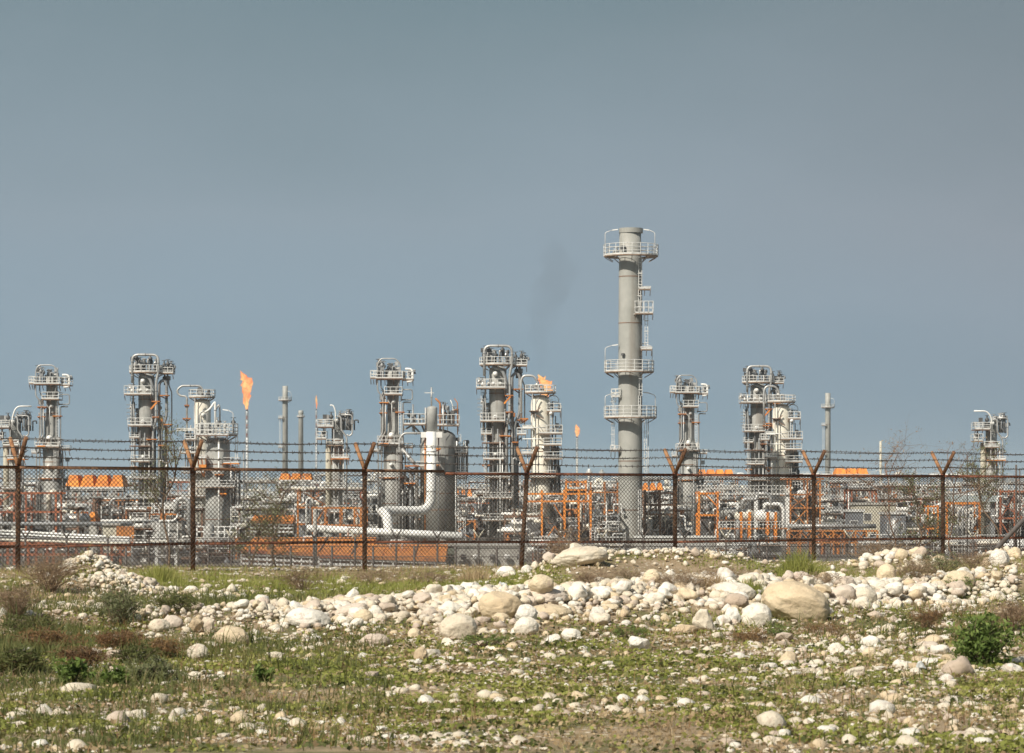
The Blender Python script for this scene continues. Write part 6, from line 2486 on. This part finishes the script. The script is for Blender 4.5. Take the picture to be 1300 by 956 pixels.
bush('shrub', 'dark green weed clump at the lower left, above the bottom corner bush', 'shrub', 40, 812, 80, 30, M_dkgrass, 53, 2200, .026, 44, narrow=.5)
bush('shrub', 'olive weed clump right of the two bright green plants at lower left', 'shrub', 195, 868, 70, 26, M_olive, 54, 1600, .026, 36, narrow=.5)
bush('shrub', 'dark green weed clump below the dull green shrub at left', 'shrub', 175, 845, 60, 24, M_dkgrass, 55, 1500, .026, 36, narrow=.5)
bush('dry_bush', 'small reddish weed bush at the heap foot right of the angular block', 'bush', 955, 820, 50, 18, M_red, 56, 900, .022, 30, True, narrow=.4)
bush('dry_bush', 'small reddish weed bush below the largest boulder', 'bush', 1040, 808, 70, 16, M_red, 57, 1100, .022, 34, True, narrow=.4)
bush('shrub', 'low green weed clump below the round cream boulder', 'shrub', 990, 812, 44, 16, M_bush, 58, 700, .020, 24, narrow=.5)
bush('shrub', 'low green weed clump at the front foot of the heap right of centre', 'shrub', 800, 812, 60, 18, M_bush, 59, 900, .020, 26, narrow=.5)
bush('shrub', 'low green weed clump under the big rough round boulder', 'shrub', 615, 822, 64, 16, M_bush, 60, 900, .020, 26, narrow=.5)
bush('dry_bush', 'low brown bush under the third fence post', 'bush', 480, 744, 70, 20, M_drybush, 12, 1400, .028, 46, True, narrow=.25)
bush('dry_bush', 'low brown bush between the third and fourth fence posts', 'bush', 545, 742, 70, 16, M_drybush, 13, 1300, .028, 44, True, narrow=.25)
bush('dry_bush', 'low brown bush between the second and third fence posts', 'bush', 385, 752, 66, 28, M_drybush, 14, 1500, .028, 46, True, narrow=.25)
bush('dry_bush', 'dry brown bush behind the heap right of the balanced boulders', 'bush', 755, 750, 56, 24, M_drybush, 15, 1400, .026, 44, True, narrow=.25)
bush('dry_bush', 'wide dry brown bush behind the heap at centre right', 'bush', 860, 752, 90, 24, M_drybush, 16, 2000, .028, 60, True, narrow=.25)
bush('dry_bush', 'dry brown bush behind the heap left of the largest boulder', 'bush', 915, 744, 60, 22, M_drybush, 17, 1400, .028, 44, True, narrow=.25)
bush('dry_bush', 'dry brown bush on the crest right of the long pale boulder', 'bush', 800, 742, 60, 20, M_drybush, 61, 1200, .026, 40, True, narrow=.25)
bush('dry_bush', 'low dry bush above the largest boulder', 'bush', 1040, 748, 60, 20, M_drybush, 18, 1200, .026, 40, True, narrow=.25)
bush('dry_bush', 'dry brown bush right of the ball-shaped boulder', 'bush', 1165, 742, 60, 30, M_drybush, 19, 1600, .028, 50, True, narrow=.25)
bush('dry_bush', 'reddish bush in front of the broad round boulder at right', 'bush', 1175, 800, 46, 26, M_red, 20, 1100, .026, 36, True, narrow=.35)
bush('dry_bush', 'dry bush at the right edge above the leafy bush', 'bush', 1285, 800, 50, 34, M_drybush, 21, 1300, .028, 44, True, narrow=.3)
bush('dry_bush', 'brown bush at the foot of the fence right of the seventh post', 'bush', 1235, 728, 60, 26, M_drybush, 22, 1400, .028, 50, True, narrow=.25)
bush('shrub', 'green shrub at the foot of the seventh fence post', 'shrub', 1195, 732, 56, 28, M_olive, 23, 1800, .028, 34, narrow=.5)
bush('shrub', 'low green shrub left of the pale boulder at far right', 'shrub', 1212, 750, 60, 16, M_bush, 24, 1100, .026, 26, narrow=.5)

def tuft(label, px, base, wpx, hpx, m, seed, n=420, wd=.016):
    """a clump of upright blades"""
    R = np.random.default_rng(seed)
    x, y = hit(px, base); k = F / y
    W = wpx / k / 2; H = hpx / k
    bx = np.clip(R.normal(0, .4, n), -.9, .9) * W; by = np.clip(R.normal(0, .3, n), -.7, .7) * W
    h = H * R.uniform(.35, 1.0, n) * np.exp(-(bx / W) ** 2 * .6)
    a = R.uniform(0, 6.28, n)
    wv = np.stack([np.cos(a), np.sin(a) * .5, a * 0], -1) * wd * .5 * R.uniform(.6, 1.2, n)[:, None]
    le = np.stack([R.normal(0, .22, n) + bx / W * .3, R.normal(0, .22, n), a * 0], -1) * h[:, None]
    zz = gz(x + bx, y + by)
    b0 = np.stack([bx, by, zz - zat(x, y) - .02], -1)
    mid = b0 + le * .3 + np.array([0, 0, 1]) * (h * .55)[:, None]
    tip = b0 + le + np.array([0, 0, 1]) * (h * .97)[:, None]
    V = np.stack([b0 - wv, b0 + wv, mid + wv * .75, mid - wv * .75, tip + wv * .12, tip - wv * .12], 1).reshape(-1, 3)
    f = np.array([[0, 1, 2, 3], [3, 2, 4, 5]])[None] + (np.arange(n) * 6)[:, None, None]
    o = np_mesh('grass_tuft', V, f.reshape(-1, 4), m, True)
    o.location = (x, y, zat(x, y))
    return tag(o, label, 'grass tuft')


tuft('tall green reed tuft at the foot of the sixth fence post', 1015, 736, 60, 44, M_grass, 25, 700)
tuft('tall pale grass tuft left of the fourth fence post', 602, 740, 60, 24, M_dry, 26, 500)
tuft('tall green grass tuft between the first and second fence posts', 205, 742, 64, 30, M_grass, 27, 700)
tuft('pale green grass tuft behind the heap left of the largest boulder', 952, 756, 56, 26, M_grass, 28, 420)
tuft('straw coloured grass tuft behind the heap right of the balanced boulders', 905, 752, 60, 26, M_dry, 29, 420)
bush('dry_bush', 'tangle of dry brown branches at the foot of the fence right of the fourth post', 'bush', 712, 726, 54, 40, M_drybush, 29, 900, .03, 50, True, narrow=.25, d=66, leafy=True)
bush('dry_bush', 'dark thorny tangle at the fence between the sixth and seventh posts', 'bush', 1120, 720, 90, 34, M_drybush, 30, 1600, .03, 60, True, narrow=.25, d=70)


# ------------------------------------------------------------------ thin trees behind the fence
def tree(name, label, px, base, top, wpx, d, seed, mleaf, nleaf, leaf=.05, limbs=7, narrow=.5, trunk=.05, crown0=.3, twm=None, lean=0, cat='tree'):
    """trunk that forks into limbs and twigs; leaves in loose sprays at the twig ends"""
    R = random.Random(seed)
    B0 = P(px, base, d); T0 = P(px, top, d)
    H = T0.z - B0.z; W = wpx / F * d / 2
    root = thing(name, label, cat, B0)
    tk = MB(); tw = MB(); sprays = []
    p = Vector((0, 0, 0)); th = trunk
    spine = [p.copy()]
    for i in range(5):
        p = p + Vector((R.gauss(0, .05) * H + lean * H * .2, R.gauss(0, .04) * H, H * .17))
        spine.append(p.copy())
    rr = list(np.linspace(th, th * .35, 40))
    tk.tube(spine, rr, 7, bend=H * .05)
    for i in range(limbs):
        f = crown0 + (1 - crown0) * (i + R.random()) / limbs
        k = f * (len(spine) - 1); a = int(min(k, len(spine) - 2))
        s_ = spine[a].lerp(spine[a + 1], k - a)
        an = R.uniform(0, 6.28)
        reach = W * R.uniform(.55, 1.05) * (1 if f < .8 else .7)
        e = s_ + Vector((math.cos(an) * reach, math.sin(an) * reach * .8, H * R.uniform(.05, .30)))
        m1 = s_.lerp(e, .5) + Vector((R.gauss(0, .1) * W, R.gauss(0, .1) * W, R.uniform(-.02, .06) * H))
        tk.tube([s_, m1, e], [th * .5] * 3 + [th * .38] * 2 + [th * .25] * 2 + [th * .12], 5, bend=H * .05, cap=False)
        for j in range(6):
            q_ = s_.lerp(m1, R.uniform(.4, 1)) if R.random() < .4 else m1.lerp(e, R.random())
            q2 = q_ + Vector((R.gauss(0, .3) * W, R.gauss(0, .3) * W, R.uniform(-.02, .16) * H))
            tw.tube([q_, q_.lerp(q2, .5) + Vector((0, 0, .02 * H)), q2], [th * .2, th * .17, th * .15, th * .12, th * .1, th * .08, th * .06], 4, cap=False)
            sprays.append((q_, q2))
            for q3 in range(3):
                c = q_.lerp(q2, R.uniform(.3, 1))
                c2 = c + Vector((R.gauss(0, .16) * W, R.gauss(0, .16) * W, R.gauss(.04, .06) * H))
                tw.tube([c, c2], [th * .1, th * .05], 3, cap=False)
                sprays.append((c, c2))
    tko = tk.build('trunk', twm or M_twig, root)
    tw.build('branches', twm or M_twig, root)
    if nleaf:
        nr = np.random.default_rng(seed)
        idx = nr.integers(0, len(sprays), nleaf); f = nr.random(nleaf)[:, None]
        A = np.array([s_[0][:] for s_ in sprays])[idx]; B = np.array([s_[1][:] for s_ in sprays])[idx]
        c = A * (1 - f) + B * f + nr.normal(0, 1, (nleaf, 3)) * np.array([W, W, W]) * .05
        u = nr.normal(0, 1, (nleaf, 3)); u /= np.linalg.norm(u, axis=1)[:, None]
        v = np.cross(u, nr.normal(0, 1, (nleaf, 3))); v /= np.linalg.norm(v, axis=1)[:, None]
        s_ = leaf * nr.uniform(.5, 1.3, nleaf)[:, None]
        V = np.stack([c - u * s_, c + v * s_ * narrow, c + u * s_, c - v * s_ * narrow], 1).reshape(-1, 3)
        o = np_mesh('crown', V, np.arange(nleaf * 4).reshape(-1, 4), mleaf, False)
        o.parent = root
    return root


tree('thin_tree', 'wispy thin green tree behind the fence, left of the second post', 214, 726, 552, 72, 84, 3, M_olive, 1500, .035, 9, .35, .035, .45)
tree('olive_tree', 'small olive green tree behind the fence between the second and third posts', 352, 724, 612, 110, 130, 5, M_olive, 2400, .05, 15, .4, .045, .12)
tree('olive_tree', 'low olive green tree close behind the fence, right of the second post', 318, 726, 640, 70, 120, 8, M_olive, 1200, .05, 10, .4, .04, .12)
tree('thorn_tree', 'dark thorny bush tree behind the fence left of the seventh post', 1172, 716, 606, 84, 90, 11, M_olive, 1500, .05, 12, .35, .035, .12)
tree('bare_tree', 'reddish bare-branched tree over the fence between the sixth and seventh posts', 1130, 716, 566, 120, 110, 14, M_drybush, 700, .05, 12, .3, .03, .35, M_brown)
tree('bare_tree', 'bare-branched tree behind the seventh fence post', 1215, 716, 580, 90, 105, 17, M_drybush, 500, .05, 10, .3, .03, .35, M_brown)
tree('thin_tree', 'wispy olive brown tree over the fence at the right edge', 1276, 712, 580, 84, 100, 19, M_olive, 1500, .04, 10, .4, .04, .5)
tree('bare_tree', 'small bare tangle behind the fence right of the fourth post', 706, 722, 668, 70, 80, 23, M_drybush, 500, .04, 9, .3, .02, .05, M_brown)

# shallow focus of the long lens
cam.dof.use_dof = True
cam.dof.focus_distance = 180
cam.dof.aperture_fstop = 11
_l = {}
for _o in COL.objects:
    if 'label' in _o and len(str(_o['label']).split()) > 16: print('LONG', _o.name, _o['label'])
    if 'label' in _o and _o.parent is None and _o.get('kind') is None:
        _l.setdefault(_o['label'], []).append(_o)
for _k, _v in _l.items():
    if len(_v) > 1 and not all(v.get('group') for v in _v): print('DUP', _k, len(_v))
